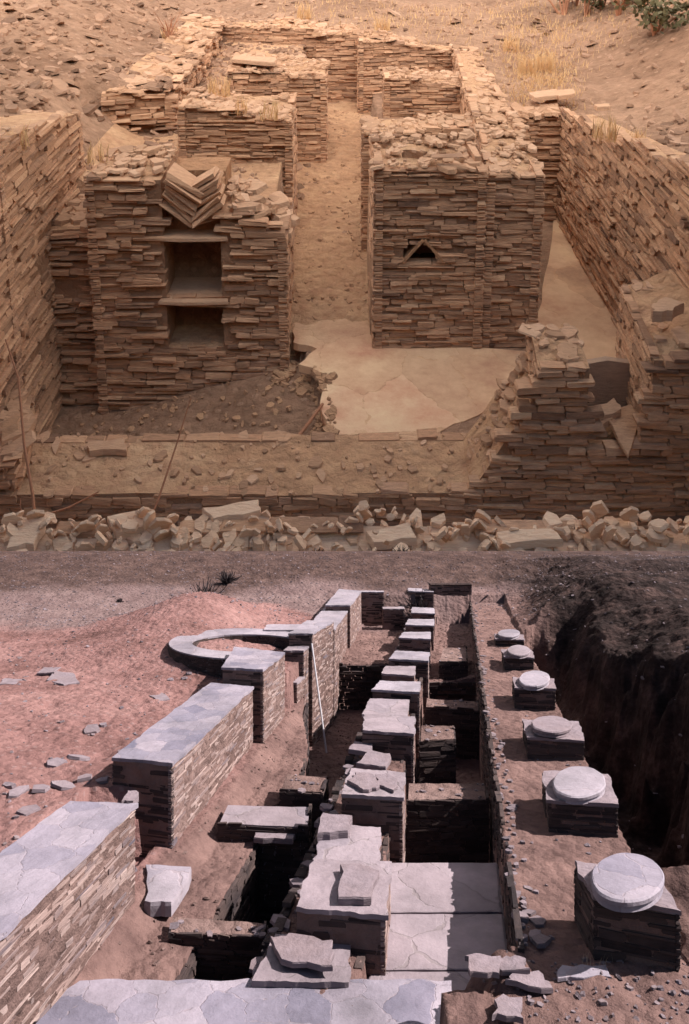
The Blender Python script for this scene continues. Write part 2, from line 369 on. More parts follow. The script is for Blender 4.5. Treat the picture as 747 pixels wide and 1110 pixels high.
def qt(x, y):
    x = np.asarray(x, float); y = np.asarray(y, float)
    q = np.where(inside(x, y), q_in(x, y), q_out(x, y))
    s_ = smooth((x+.76)/.24); return np.where((y > 1.60) & (y < 1.93) & (x < -.47), q_out(x, y)*(1-s_)+q_in(np.maximum(x, -.5), y)*s_, q)
def grid(F, xs, ys, zf):
    X, Y = np.meshgrid(xs, ys); V = F(X, Y, zf(X, Y)).reshape(-1, 3); n = len(xs)
    mb = MB(); J, I = np.meshgrid(np.arange(len(ys)-1), np.arange(n-1), indexing='ij'); k = (J*n+I).ravel()
    mb.v.append(V); mb.f = np.stack([k, k+1, k+n+1, k+n], 1).tolist(); mb.n = len(V); return mb
xs = axis([(-7, -2.4, .12), (-2.4, -1.2, .03), (-1.2, 1.2, .0085), (1.2, 2.4, .03), (2.4, 7, .12)])
ys = axis([(.71, 2.8, .0085), (2.8, 4.5, .02), (4.5, 9, .1)])
t = tag(grid(FA, xs, ys, qt).build('hillside', 'a_earth', None, True), kind='structure')
rng = random.Random(5)
tag(grid(FA, axis([(-.15, .10, .006)]), axis([(1.46, 2.55, .006)]), lambda x, y: qt(x, y)+.0025+.004*fbm(x, y, 4, 3, 25)).build('passage_floor', 'a_top', None, True), kind='structure')
tag(grid(FA, axis([(-.61, -.15, .006)]), axis([(1.59, 2.69, .006)]), lambda x, y: qt(x, y)+.0025-.4*((x < -.46) & (y > 1.9))).build('room_floor', 'a_top', None, True), kind='structure')

# loose rubble over the slope: uncountable
mb = MB(); pts = []
while len(pts) < 5200:
    y = .9+rng.random()**1.2*3.6; x = rng.uniform(-.85, .85)*max(y, .7)
    if bool(inside(np.array(x), np.array(y))): continue
    dens = .25+.75*float(vn(x*3+4, y*3, 77))**1.5
    if x < -.2 and y < 3: dens += .35
    if rng.random() < dens: pts.append((x, y))
scatter(mb, FA, pts, qt, .020, .007, rng, .5); tag(mb.build('hillside_rubble', 'a_loose'), kind='stuff')
mb = MB(); pts = []
while len(pts) < 700:
    x, y = rng.uniform(-.6, .58), rng.uniform(1.2, 2.5)
    if (-.14 < x < .08 and 1.5 < y) or (x < -.1 and y < 1.42 and rng.random() < .5): pts.append((x, y))
scatter(mb, FA, pts, qt, .007, .004, rng, .5); tag(mb.build('floor_gravel', 'a_top'), kind='stuff')

# ------------------------------------------------------------------ UPPER DIG: paving
def sheet(name, F, poly, z, th, mat, kind=None, jit=0, n=6, seed=2):
    rng = random.Random(seed); P = []
    for i, p in enumerate(poly):
        q = poly[(i+1) % len(poly)]
        for k in range(n):
            u = k/n; P.append((p[0]+(q[0]-p[0])*u+rng.uniform(-jit, jit), p[1]+(q[1]-p[1])*u+rng.uniform(-jit, jit)))
    P = np.array(P); m = len(P); mb = MB()
    mb.add(np.concatenate([F(P[:, 0], P[:, 1], np.full(m, z)), F(P[:, 0], P[:, 1], np.full(m, z-th))]),
           [tuple(range(m)), tuple(range(2*m-1, m-1, -1))]+[(i, i+m, (i+1) % m+m, (i+1) % m) for i in range(m)])
    return mb.build(name, mat)
pv = [ua(*p) for p in ((356, 474), (470, 474), (520, 452), (560, 425), (585, 400), (610, 398), (700, 398), (640, 300), (600, 236), (592, 300), (575, 384), (405, 374), (398, 345), (320, 345), (318, 374), (345, 380), (325, 398), (357, 410), (347, 440))]
tag(sheet('paving', FA, pv, .006, .014, 'a_pave', jit=.0035, n=5), kind='structure')

mb = MB(); pts = []
for k in range(330):     # crumbled edge between paving, pit and front wall
    a_, b_ = rng.choice((((356, 474), (347, 440)), ((347, 440), (357, 410)), ((357, 410), (325, 398)), ((325, 398), (345, 380)), ((318, 374), (300, 395))))
    u = rng.random(); x, y = ua(a_[0]+(b_[0]-a_[0])*u, a_[1]+(b_[1]-a_[1])*u, 0.); pts.append((x+rng.gauss(0, .008), y+rng.gauss(0, .008)))
scatter(mb, FA, pts, lambda x, y: max(float(qt(x, y)), .004 if x > -.03 else -.05), .009, .005, rng, .4); tag(mb.build('edge_rubble', 'a_top'), kind='stuff')
mb = MB(); pts = [(rng.uniform(-.46, -.10), rng.uniform(1.9, 2.68)) for _ in range(420)]+[(rng.gauss(-.45, .04), rng.uniform(1.62, 2.65)) for _ in range(380)]+[(rng.uniform(-.60, -.2), rng.uniform(1.6, 1.74)) for _ in range(120)]
scatter(mb, FA, pts, qt, .016, .007, rng, .5); tag(mb.build('room_rubble', 'a_loose'), kind='stuff')
# ------------------------------------------------------------------ UPPER DIG: walls
cA, LA = .0060, .044
def pxq(py, Y):       # height above the floor of a point seen at row py on the face standing at Y
    s = (py-555)/750; return (1-Y*(SLOPE+s))/(1-LEAN*s)
def interp(pairs): 
    xs_, zs_ = zip(*pairs); return lambda x: float(np.interp(x, xs_, zs_))
# the big block right of the passage, in two abutting leaves, with its long spine running back
tri = (.1085, .0, .0)
def tri_hole(p, z, u0, u1, a, t):
    # triangle (px 440..478, 262..285)
    cx, b, h, w = .158, pxq(285, 1.42), .046, .036
    for uu in (u0+.3*(u1-u0), (u0+u1)/2, u1-.3*(u1-u0)):
        x = (a+t*uu)[0]; k = (z-b)/h
        if 0 <= k <= 1 and abs(x-cx) < w*(1-k): return True
    return False
front_top = interp([(.058, pxq(170, 1.42)), (.11, pxq(186, 1.42)), (.16, pxq(186, 1.42)), (.20, pxq(176, 1.42)), (.28, pxq(200, 1.42))])
r = wall('block_wall', 'large stone wall block with a small triangular niche in its front face', FA, [(.060, 1.42), (.278, 1.42), (.270, 1.56), (.055, 1.56)], [.345, .33, .35, .35], -.02, cA, LA,
     'a_stone', 'a_core', sides='flr', amp=.012, seed=11, caps=110, capsize=.013, cap_th=.005, zt=lambda u: front_top(.060+.218*u), hole=tri_hole, cores=1)
cb = MB()
for q, tp, bs in (([(.062, 1.4236), (.08, 1.4236), (.08, 1.55), (.06, 1.55)], [.335]*4, -.02), ([(.08, 1.4236), (.276, 1.4236), (.266, 1.55), (.08, 1.55)], [.163]*4, -.02),
                  ([(.20, 1.4236), (.276, 1.4236), (.266, 1.55), (.20, 1.55)], [.325]*4, .0), ([(.08, 1.4236), (.118, 1.4236), (.118, 1.55), (.08, 1.55)], [.335]*4, .0), ([(.11, 1.50), (.21, 1.50), (.21, 1.55), (.11, 1.55)], [.34]*4, .0), ([(.11, 1.423), (.21, 1.423), (.21, 1.51), (.11, 1.51)], [.325]*4, .222)):
    core(cb, FA, q, tp, bs, amp=.010, fr=10)
cb.build('wall_core', 'a_top', r)
mb = MB(); core(mb, FA, [(.112, 1.488), (.208, 1.488), (.208, 1.51), (.112, 1.51)], [.222]*4, .163, n=3, m=3); core(mb, FA, [(.112, 1.445), (.208, 1.445), (.208, 1.49), (.112, 1.49)], [.1645]*4, .160, n=3, m=3); mb.build('niche_back', 'a_core', r)  # near-black lining: the niche's shade is put into its colour
for sgn in (-1, 1):     # two lintel slabs leaning together over the niche
    b0, ap = pxq(285, 1.42), pxq(262, 1.42)+.002
    x0, x1 = .158+sgn*.040, .158
    nx, nz = sgn*(ap-b0), .040; l = math.hypot(nx, nz); nx, nz = nx/l*.0045, nz/l*.0045
    V = [(x0, b0), (x1, ap), (x1+nx, ap+nz), (x0+nx, b0+nz)]
    mb = MB(); V3 = np.array([(x, yy, z) for yy in (1.4165, 1.47) for x, z in V]); mb.add(FA(V3[:, 0], V3[:, 1], V3[:, 2]), [(0, 1, 2, 3), (7, 6, 5, 4), (0, 4, 5, 1), (1, 5, 6, 2), (2, 6, 7, 3), (3, 7, 4, 0)])
    mb.build('lintel_slab', 'a_plaster', r)
spine_q = [(.281, 1.425), (.392, 1.425), (.47, 2.52), (.385, 2.52)]
wall('spine_wall', 'long thick stone wall running back up the slope beside the right corridor', FA, spine_q, [.335, .325, .29, .30], -.02, cA, LA,
     'a_stone', 'a_core', sides='flr', amp=.014, seed=12, caps=430, capsize=.014, cap_th=.004, fr=9)
wall('cross_wall', 'stone cross wall just behind the block with the triangular niche', FA, [(.043, 1.70), (.34, 1.70), (.34, 1.80), (.043, 1.80)], [.305, .315, .315, .305], .0, cA, LA, 'a_stone', 'a_core', amp=.016, seed=13, caps=160, capsize=.014, cap_th=.005)
wall('cross_wall', 'short cross wall third from the front on the right of the passage', FA, [(.12, 2.12), (.40, 2.12), (.40, 2.22), (.12, 2.22)], [.305, .285, .285, .305], .05, cA, LA, 'a_stone', 'a_core', amp=.014, seed=14, caps=150, capsize=.014, cap_th=.005)
wall('rear_wall', 'rear stone wall closing the dig at the top of the passage, right part', FA, [(.05, 2.46), (.46, 2.52), (.46, 2.62), (.05, 2.60)], [.325, .28, .28, .32], .04, cA, LA, 'a_stone', 'a_core', sides='fl', amp=.022, seed=15, caps=170, capsize=.015, cap_th=.005)
wall('rear_wall', 'recessed rear stone wall with tall straight face left of the passage end', FA, [(-.10, 2.56), (.048, 2.56), (.048, 2.66), (-.10, 2.66)], [.32, .325, .325, .32], .04, cA, LA, 'a_stone', 'a_core', sides='f', amp=.012, seed=16, caps=60, capsize=.018)
wall('rear_wall', 'rearmost stone wall at the far upper left, partly overgrown with dry grass', FA, [(-.47, 2.70), (-.06, 2.66), (-.06, 2.78), (-.47, 2.82)], [.315, .32, .32, .315], .1, cA, LA, 'a_stone', 'a_core', sides='f', amp=.022, seed=17, caps=130, capsize=.015, cap_th=.005)
# left of the passage
wall('room_wall', 'squat stone wall block in the third row left of the passage', FA, [(-.345, 2.10), (-.055, 2.10), (-.055, 2.26), (-.345, 2.26)], [.325, .305, .315, .335], .05, cA, LA, 'a_stone', 'a_core', amp=.018, seed=18, caps=260, capsize=.015, cap_th=.005)
def l2_hole(p, z, u0, u1, a, t):
    x = p[0]
    return (-.205 < x < -.165 and pxq(187, 1.75) < z < pxq(172, 1.75)) or (-.185 < x < -.160 and pxq(216, 1.75) < z < pxq(198, 1.75))
wall('room_wall', 'stone wall block with a dark gap, second row left of the passage', FA, [(-.405, 1.75), (-.130, 1.75), (-.128, 1.89), (-.405, 1.89)], [.335, .315, .325, .345], .0, cA, LA, 'a_stone', 'a_core', amp=.016, seed=19, caps=230, capsize=.015, cap_th=.005, hole=l2_hole)
# wall with the two niches
L1x0, L1x1, L1y = -.508, -.117, 1.42
nx0, nx1 = -.362, -.2475; uq0, uq1, lq0, lq1 = pxq(325, L1y), pxq(262, L1y), pxq(378, L1y), pxq(331, L1y)
def niche_hole(p, z, u0, u1, a, t):
    xa, xb = (a+t*u0)[0], (a+t*u1)[0]
    if (uq0 < z < uq1 or lq0 < z < lq1) and xb > nx0+.004 and xa < nx1-.004: return True
    if uq1 < z < .345 and nx0-.008 < p[0] < nx1+.012: return True
    return False
l1top = interp([(L1x0, pxq(191, L1y)), (-.385, pxq(192, L1y)), (-.375, .31), (-.33, .285), (-.25, .285), (-.235, pxq(228, L1y)), (-.18, pxq(240, L1y)), (-.15, pxq(252, L1y)), (L1x1, pxq(268, L1y))])
r = wall('niche_wall', 'stone wall with two square niches one above the other and a collapsed arch of slabs', FA, [(L1x0, L1y), (L1x1, L1y), (L1x1, 1.58), (L1x0, 1.58)], [.32, .22, .22, .32], -.14, cA, LA*1.05,
         'a_stone', 'a_core', sides='flr', amp=.006, seed=21, zt=lambda u: l1top(L1x0+(L1x1-L1x0)*u), hole=niche_hole, cores=1, rag=.005, jit=.32)
cb = MB()
iy = L1y+.0056
for q, tp, bs in (([(L1x0+.01, iy), (nx0, iy), (nx0, 1.57), (L1x0+.01, 1.57)], [.318]*4, -.14), ([(nx1, iy), (L1x1-.01, iy), (L1x1-.01, 1.57), (nx1, 1.57)], [.25, .195, .195, .25], -.14),
                  ([(nx0, iy), (nx1, iy), (nx1, 1.57), (nx0, 1.57)], [lq0]*4, -.14)):
    core(cb, FA, q, tp, bs, amp=.004, fr=10)
cb.build('wall_core', 'a_top', r)
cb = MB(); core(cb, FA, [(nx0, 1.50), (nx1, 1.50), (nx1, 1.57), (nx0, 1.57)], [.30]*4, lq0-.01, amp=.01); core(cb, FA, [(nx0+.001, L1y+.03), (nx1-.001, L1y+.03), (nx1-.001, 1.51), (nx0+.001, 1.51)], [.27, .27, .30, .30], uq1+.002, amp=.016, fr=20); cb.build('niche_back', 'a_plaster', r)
def plate(name, F, poly, z, th, mat, parent=None, tiltf=None, seed=1, jit=.003, n=3):
    rng = random.Random(seed); P = []
    for i, p in enumerate(poly):
        q = poly[(i+1) % len(poly)]
        for k in range(n): u = k/n; P.append((p[0]+(q[0]-p[0])*u+rng.uniform(-jit, jit), p[1]+(q[1]-p[1])*u+rng.uniform(-jit, jit)))
    P = np.array(P); m = len(P); cz = P.mean(0); zz = np.array([z+(tiltf(x, y) if tiltf else 0) for x, y in P]); Q = cz+(P-cz)*.975
    mb = MB(); mb.add(np.concatenate([F(Q[:, 0], Q[:, 1], zz), F(P[:, 0], P[:, 1], zz-th*.25), F(P[:, 0], P[:, 1], zz-th)]),
           [tuple(range(m)), tuple(range(3*m-1, 2*m-1, -1))]+[(i+o_*m, i+m+o_*m, (i+1) % m+m+o_*m, (i+1) % m+o_*m) for i in range(m) for o_ in (0, 1)])
    return mb.build(name, mat, parent)
plate('niche_shelf', FA, [(nx0-.012, L1y-.006), (nx1+.012, L1y-.006), (nx1+.006, 1.50), (nx0-.006, 1.50)], uq0, .0065, 'a_slab', r)
plate('niche_lintel', FA, [(nx0-.012, L1y-.002), (nx1+.014, L1y-.002), (nx1+.006, 1.50), (nx0-.006, 1.50)], uq1+.008, .007, 'a_slab', r)
def leaning_slab(cx, cz, l, ang, th, y0, y1, parent, mat='a_stone'):
    ca, sa = math.cos(ang), math.sin(ang); mb = MB(); V = []
    rg = random.Random(int(cx*9999+cz*777))
    for yy in (y0, y1):
        for (du, dv) in ((-l/2, -th/2), (l/2, -th/2), (l/2, th/2), (-l/2, th/2)):
            du *= rg.uniform(.92, 1.08); V.append((cx+du*ca-dv*sa, yy+rg.uniform(-.006, .006), cz+du*sa+dv*ca))
    V = np.array(V); mb.add(FA(V[:, 0], V[:, 1], V[:, 2]), [(0, 1, 2, 3), (7, 6, 5, 4), (0, 4, 5, 1), (1, 5, 6, 2), (2, 6, 7, 3), (3, 7, 4, 0)]); mb.build('arch_slab', mat, parent)
rg0 = random.Random(8)
for k in range(6):      # the sagging arch: two fans of slabs meeting in a V
    leaning_slab(-.334+.004*k, .258+.0105*k, .070+.014*rg0.random(), R(-42+2*k+rg0.uniform(-4, 4)), .0075+.002*rg0.random(), L1y-.005+.008*rg0.random(), 1.462, r, 'a_stone')
    leaning_slab(-.272-.003*k, .258+.0105*k, .066+.016*rg0.random(), R(34-2*k+rg0.uniform(-5, 5)), .0075+.002*rg0.random(), L1y-.004+.008*rg0.random(), 1.462, r, 'a_stone')
leaning_slab(-.318, pxq(226, L1y), .05, R(-28), .006, L1y, 1.5, r); leaning_slab(-.27, pxq(240, L1y), .07, R(12), .006, L1y+.004, 1.5, r)
cb = MB(); scatter(cb, FA, inquad([(L1x0+.01, 1.43), (nx0, 1.43), (nx0, 1.56), (L1x0+.01, 1.56)], 60, rng), lambda x, y: .325, .016, .007, rng, .15)
scatter(cb, FA, inquad([(-.24, 1.43), (L1x1, 1.43), (L1x1, 1.56), (-.24, 1.56)], 60, rng), lambda x, y: l1top(x)+.004, .022, .008, rng, .2); cb.build('loose_capping', 'a_slab', r)
wall('low_wall', 'lower stone wall filling the left corner beside the niche wall', FA, [(-.625, 1.45), (-.505, 1.45), (-.505, 1.58), (-.625, 1.58)], [.212, .218, .22, .22], -.15, cA, LA, 'a_stone', 'a_core', sides='f', amp=.006, seed=23, caps=40, capsize=.018, jit=.5)
# left long wall: far leaf and projecting near leaf
wall('side_wall', 'tall left stone wall of the dig with a flat earthy top', FA, [(-.76, 1.15), (-.60, 1.15), (-.60, 1.64), (-.74, 1.64)], [.46, .46, .372, .372], -.34, cA*1.1, LA, 'a_stone', 'a_core', sides='frb', amp=.006, seed=24, caps=60, capsize=.018, cap_th=.004, jit=.3)
wall('side_wall', 'near end of the left stone wall, projecting a little into the dig', FA, [(-.72, .86), (-.575, .86), (-.575, 1.245), (-.72, 1.245)], [.43, .43, .445, .445], -.34, cA*1.1, LA, 'a_stone', 'a_core', sides='frb', amp=.006, seed=25, caps=30, capsize=.018, cap_th=.004, jit=.3)
wall('side_wall', 'tumbled rubble wall on the slope behind the tall left wall', FA, [(-.64, 1.90), (-.46, 1.93), (-.47, 2.75), (-.60, 2.75)], [.335, .315, .33, .34], .12, cA*1.3, LA*.9, 'a_stone', 'a_core', sides='fr', amp=.02, seed=26, caps=300, capsize=.022, cap_th=.006, jit=.5, d=.025)
wall('wall_stub', 'broken stub of stone wall at the left edge beside the pit', FA, [(-.64, 1.10), (-.520, 1.10), (-.545, 1.21), (-.64, 1.21)], [.07, .05, .07, .08], -.34, cA*1.3, LA, 'a_stone', 'a_core', sides='fr', amp=.02, seed=27, caps=60, capsize=.024, jit=.8)
# right long wall
def RLt(u): return float(np.interp(u, [0, .25, .5, .62, .80, 1], [.425, .41, .36, .335, .31, .27]))
RLq = [(.75, 1.06), (.585, 1.06), (.590, 1.95), (.70, 1.95)]
rr = empty('long_wall', FA(.6, 1.5, -.34), 'long stone wall edging the right corridor, topped by rubble hillside', 'wall')
mb = MB(); g = random.Random(31)
lay(mb, FA, (.590, 1.96), (.580, 1.06), -.03, lambda u: RLt(1-u), cA*1.1, LA*.8, g, .015, .3, None, .010); mb.build('stone_facing', 'a_stone', rr)
mb = MB(); core(mb, FA, [(.5855, 1.06), (.68, 1.06), (.68, 1.95), (.5950, 1.95)], [.415, .42, .27, .26], -.34, amp=.01); mb.build('wall_core', 'a_top', rr)
wall('corridor_end_wall', 'small stone wall closing the far end of the right corridor', FA, [(.475, 1.93), (.60, 1.93), (.60, 2.0), (.475, 2.0)], [.265, .27, .27, .265], -.02, cA, LA, 'a_stone', 'a_core', sides='f', amp=.012, seed=33, caps=60, capsize=.024)
# front wall, low and broad, and its taller right half with the gap
wall('front_wall', 'broad low stone wall with earthy top running in front of the pit', FA, [(-.78, 1.090), (.215, 1.090), (.215, 1.204), (-.62, 1.204)], [.007, .007, .010, .007], -.34, cA, LA*.85, 'a_stone', 'a_core', sides='fb', amp=.006, seed=35, caps=170, capsize=.009, cap_th=.003, fr=7)
rw = empty('front_wall', FA(.45, 1.14, -.34), 'taller right half of the front wall, two piers with a gap between them', 'wall')
rwt = interp([(.19, .0), (.215, .03), (.235, .055), (.26, .11), (.285, .15), (.298, .196), (.372, .200), (.380, .10), (.40, .085), (.445, .08), (.462, .10), (.470, .20), (.50, .218), (.75, .245)])
mb = MB(); g = random.Random(36)
lay(mb, FA, (.19, 1.089), (.75, 1.085), -.34, lambda u: rwt(.19+.56*u), cA, LA*.85, g, .015, .22, None, .005)
lay(mb, FA, (.305, 1.19), (.292, 1.10), -.0, .19, cA, LA*.7, g, .014, .25, None, .006)
lay(mb, FA, (.376, 1.10), (.380, 1.18), .08, .195, cA, LA*.7, g, .014, .25, None, .004)
lay(mb, FA, (.486, 1.26), (.468, 1.10), .04, .215, cA, LA*.7, g, .012, .2, None, .004)
mb.build('stone_facing', 'a_stone', rw)
mb = MB()
for q, tp, bs in (([(.195, 1.0945), (.30, 1.0945), (.31, 1.19), (.20, 1.19)], [.0, .165, .16, .0], -.34), ([(.295, 1.0935), (.374, 1.0935), (.376, 1.18), (.305, 1.18)], [.198]*4, -.34),
                  ([(.37, 1.0930), (.476, 1.0930), (.47, 1.20), (.37, 1.19)], [.078, .085, .05, .04], -.34), ([(.470, 1.0922), (.75, 1.0900), (.75, 1.30), (.492, 1.27)], [.208, .245, .255, .215], -.34)):
    core(mb, FA, q, tp, bs, amp=.012, fr=12)
mb.build('wall_core', 'a_top', rw)
mb = MB(); scatter(mb, FA, inquad([(.29, 1.095), (.375, 1.095), (.375, 1.18), (.30, 1.18)], 24, g), lambda x, y: .200, .015, .004, g, .08)
scatter(mb, FA, inquad([(.47, 1.10), (.75, 1.10), (.75, 1.28), (.485, 1.28)], 40, g), lambda x, y: float(np.interp(x, [.47, .75], [.208, .247])), .018, .004, g, .08)
scatter(mb, FA, inquad([(.20, 1.10), (.30, 1.10), (.30, 1.18), (.20, 1.18)], 60, g), lambda x, y: float(np.interp(x, [.2, .3], [.0, .165])), .013, .004, g, .3); mb.build('loose_capping', 'a_slab', rw)
# grey slab standing at the back of the gap
mb = MB(); V = []
for yy in (1.185, 1.195):
    for (x, z) in ((.378, .02), (.51, .02), (.51, .150), (.48, .138), (.44, .143), (.405, .137), (.378, .152)): V.append((x, yy, z))
V = np.array(V); mb.add(FA(V[:, 0], V[:, 1], V[:, 2]), [tuple(range(7)), tuple(range(13, 6, -1))]+[(i, i+7, (i+1) % 7+7, (i+1) % 7) for i in range(7)])
tag(mb.build('upright_slab', 'a_grey'), 'smooth grey slab standing upright at the back of the gap between two piers', 'stone slab')
def pslab(F, un, pxs, z, th, mat, label, group=None, tilt=(0, 0), seed=1, cat='stone slab', name='stone_slab'):
    P = [un(x, y, z) for x, y in pxs]; c = np.mean(P, 0)
    k = .003 if F is FA else .006
    return tag(plate(name, F, P, z, th, mat, tiltf=lambda x, y: tilt[0]*(x-c[0])+tilt[1]*(y-c[1]), seed=seed, jit=k), label, cat, group)
pslab(FA, ua, [(634, 440), (668, 436), (672, 446), (646, 452)], .105, .010, 'a_slab', 'broken flat slab at the left of the gap between the piers', tilt=(.2, .1), seed=3)
pslab(FA, ua, [(655, 452), (682, 440), (700, 446), (680, 488)], .094, .006, 'a_stone', 'pointed triangular slab sliding forward in the gap between the piers', tilt=(-.15, .15), seed=4)
pslab(FA, ua, [(632, 450), (660, 447), (664, 456), (640, 464)], .095, .010, 'a_stone', 'small dark slab lying lowest in the gap between the piers', tilt=(.3, .2), seed=5)
pslab(FA, ua, [(706, 330), (722, 322), (741, 328), (728, 336), (710, 338)], .262, .016, 'a_slab', 'single flat stone lying on top of the right pier', seed=6)

# near rubble wall along the bottom of the upper dig
wall('rubble_wall', 'wall heaped with pale broken stones nearest the bottom of the upper dig', FA, [(-.9, .72), (.9, .72), (.9, .845), (-.9, .845)], [.193]*4, -.34, cA*1.2, LA, 'a_stone', 'a_core', sides='b', amp=.02, seed=41, topm='a_pale', caps=1700, capsize=.010, cap_th=.006, capm='a_pale', fr=5)
def boulder(rng, s):
    n = rng.randint(6, 8); tp = []; V = []
    an = [2*math.pi*(i+rng.uniform(-.25, .25))/n for i in range(n)]; ax, ay = rng.uniform(.8, 1.2), rng.uniform(.55, .95)
    for lv, (rr_, zz) in enumerate(((.95, -.35), (1.05, .0), (.72, .34))):
        for a_ in an:
            k = rng.uniform(.88, 1.1)*rr_*s; V.append((k*ax*math.cos(a_), k*ay*math.sin(a_), s*zz*rng.uniform(.75, 1.1)))
    f = [tuple(range(n-1, -1, -1)), tuple(range(2*n, 3*n))]+[(l*n+i, l*n+(i+1) % n, (l+1)*n+(i+1) % n, (l+1)*n+i) for l in (0, 1) for i in range(n)]
    return np.array(V), f
rg = random.Random(43); protos = []
def place_rock(i, x, y, z, s, label, group, yaw=None, mat='a_slab'):
    if i < len(PROTO): pass
PROTO = []
for i in range(12):
    v, f = boulder(rg, .016) if i % 3 == 0 else slabv(rg, .021, rg.uniform(.006, .011)); P = FA(v[:, 0], v[:, 1], v[:, 2])-FA(0., 0., 0.)
    me = bpy.data.meshes.new('rubble_stone'); me.from_pydata(P.tolist(), [], f); me.materials.append(M['a_pale']); PROTO.append(me)
k = 0
for i in range(298):
    x = -.55+1.12*((i*0.618034) % 1.0); y = rg.choice((rg.uniform(.79, .855), rg.uniform(.82, .85))); s = rg.choice((.25, .3, .36, .42, .5, .62))
    lump = .012*math.sin(x*19+1)+.010*math.sin(x*47)
    z = .193+lump*.7+rg.uniform(0, .014)-(.012 if y > .84 else 0)
    o = bpy.data.objects.new('rubble_stone', PROTO[i % 12]); C.objects.link(o); o.location = FA(x, y, z+.008*s).tolist(); o.scale = (s, s, s*.8); o.rotation_euler = (rg.uniform(.0, .55), rg.uniform(-.25, .25), rg.uniform(0, 6.28))
    tag(o, 'pale broken stone in the heap along the bottom of the upper dig', 'stone', 'rubble stones heaped on the nearest wall')
pslab(FA, ua, [(428, 0), (428, 0), (428, 0)], .2, .01, 'a_slab', 'x') if False else None
big = [((218, 549), (282, 543), (280, 556), (232, 562)), ((395, 573), (445, 566), (452, 584), (405, 588)), ((118, 556), (165, 552), (170, 572), (124, 576)), ((20, 560), (50, 560), (40, 590), (8, 594)), ((540, 572), (600, 575), (610, 588), (545, 590))]
for i, b in enumerate(big):
    pslab(FA, ua, b[::-1], .206, .009, 'a_pale', ['long flat slab topping the rubble heap left of centre', 'broad flat slab near the middle of the rubble heap', 'flat slab on the rubble heap above its left part', 'upright pointed stone at the far left of the rubble heap', 'low wide slab at the right of the rubble heap'][i], tilt=(.05, -.08), seed=60+i)

# loose slabs one can point at
for i, (b, q, lb) in enumerate((
    ([(572, 100), (604, 96), (606, 103), (580, 106)], .29, 'flat slab lying at the head of the spine wall beside dry grass'),
    ([(600, 98), (622, 96), (624, 101), (606, 104)], .29, 'thin pale slab on the right hillside above the corridor'),
    ([(95, 478), (135, 475), (137, 487), (98, 489)], .008, 'pale flat slab lying on the low front wall at left'),
    ([(645, 113), (660, 112), (661, 115), (648, 116)], .29, 'small dark slab alone on the right hillside'),
    ([(250, 64), (256, 60), (300, 62), (298, 68)], .34, 'long slab on the third-row wall left of the passage'))):
    pslab(FA, ua, b[::-1], q+.01, .010, 'a_slab', lb, seed=80+i)

# plants and sticks
def tuft(F, x, y, z, h, n, rng, name, label, cat, mat, group, spread=.25, w=.0012):
    mb = MB()
    for i in range(n):
        a_ = rng.uniform(0, 6.28); r0 = rng.random()**.5*h*spread; bx_, by_ = x+r0*math.cos(a_), y+r0*math.sin(a_)
        hh = h*rng.uniform(.5, 1.1); dx, dy = hh*rng.uniform(-.35, .35), hh*rng.uniform(-.35, .35); c_, s_ = math.cos(a_)*w, math.sin(a_)*w
        P = np.array([(bx_-c_, by_-s_, z-.002), (bx_+c_, by_+s_, z-.002), (bx_+dx*.4+c_*.7, by_+dy*.4+s_*.7, z+hh*.6), (bx_+dx*.4-c_*.7, by_+dy*.4-s_*.7, z+hh*.6), (bx_+dx, by_+dy, z+hh)])
        mb.add(F(P[:, 0], P[:, 1], P[:, 2]), [(0, 1, 2, 3), (3, 2, 4)])
    return tag(mb.build(name, mat), label, cat, group)
for (px, py, q, h, n, lb) in ((238, 105, .335, .055, 60, 'tall dry grass tuft in the gap behind the second-row wall'), (291, 128, .33, .045, 40, 'dry grass tuft on the right end of the second-row wall'),
    (262, 122, .33, .035, 30, 'short dry grass tuft on top of the second-row wall'), (183, 30, .36, .05, 50, 'dry grass around the leafless bush at upper left'),
    (572, 70, .30, .06, 110, 'dense dry grass right of the rear wall head'), (592, 62, .31, .06, 110, 'dense straw tuft on the slope above the spine wall'), (555, 45, .31, .06, 90, 'yellow dry grass above the rear wall'),
    (415, 22, .33, .06, 80, 'dry grass along the crest above the passage'), (330, 15, .33, .06, 80, 'pale dry grass on the crest left of the passage line'), (690, 120, .38, .05, 80, 'dry grass clump high on the right hillside'),
    (655, 150, .36, .05, 60, 'dry grass clump just above the long right wall'), (20, 160, .40, .04, 30, 'thin dry grass behind the tall left wall'), (105, 175, .33, .04, 30, 'thin dry grass between the tall left wall and rubble wall')):
    x, y = ua(px, py, q); tuft(FA, x, y, float(qt(x, y)) if not bool(inside(np.array(x), np.array(y))) else q, h, n, rg, 'grass_tuft', lb, 'grass', 'a_grass', None, .5)
mb = MB()
for i in range(5200):       # thin straw over the yellow patches of the slope
    if rg.random() < .55: px, py = rg.gauss(585, 22), rg.gauss(75, 26)
    else: px, py = rg.uniform(300, 740), rg.uniform(2, 60)
    x, y = ua(px, py, .31)
    if bool(inside(np.array(x), np.array(y))) or y > 6: continue
    z = float(qt(x, y)); h = .018*rg.uniform(.4, 1.2)*max(1, y/2.2); a_ = rg.uniform(0, 6.3); c_, s_ = .0011*math.cos(a_)*y/2, .0011*math.sin(a_)*y/2
    P = np.array([(x-c_, y-s_, z), (x+c_, y+s_, z), (x+h*rg.uniform(-.5, .5), y+h*rg.uniform(-.5, .5), z+h)]); mb.add(FA(P[:, 0], P[:, 1], P[:, 2]), [(0, 1, 2)])
tag(mb.build('dry_grass', 'a_grass'), kind='stuff')
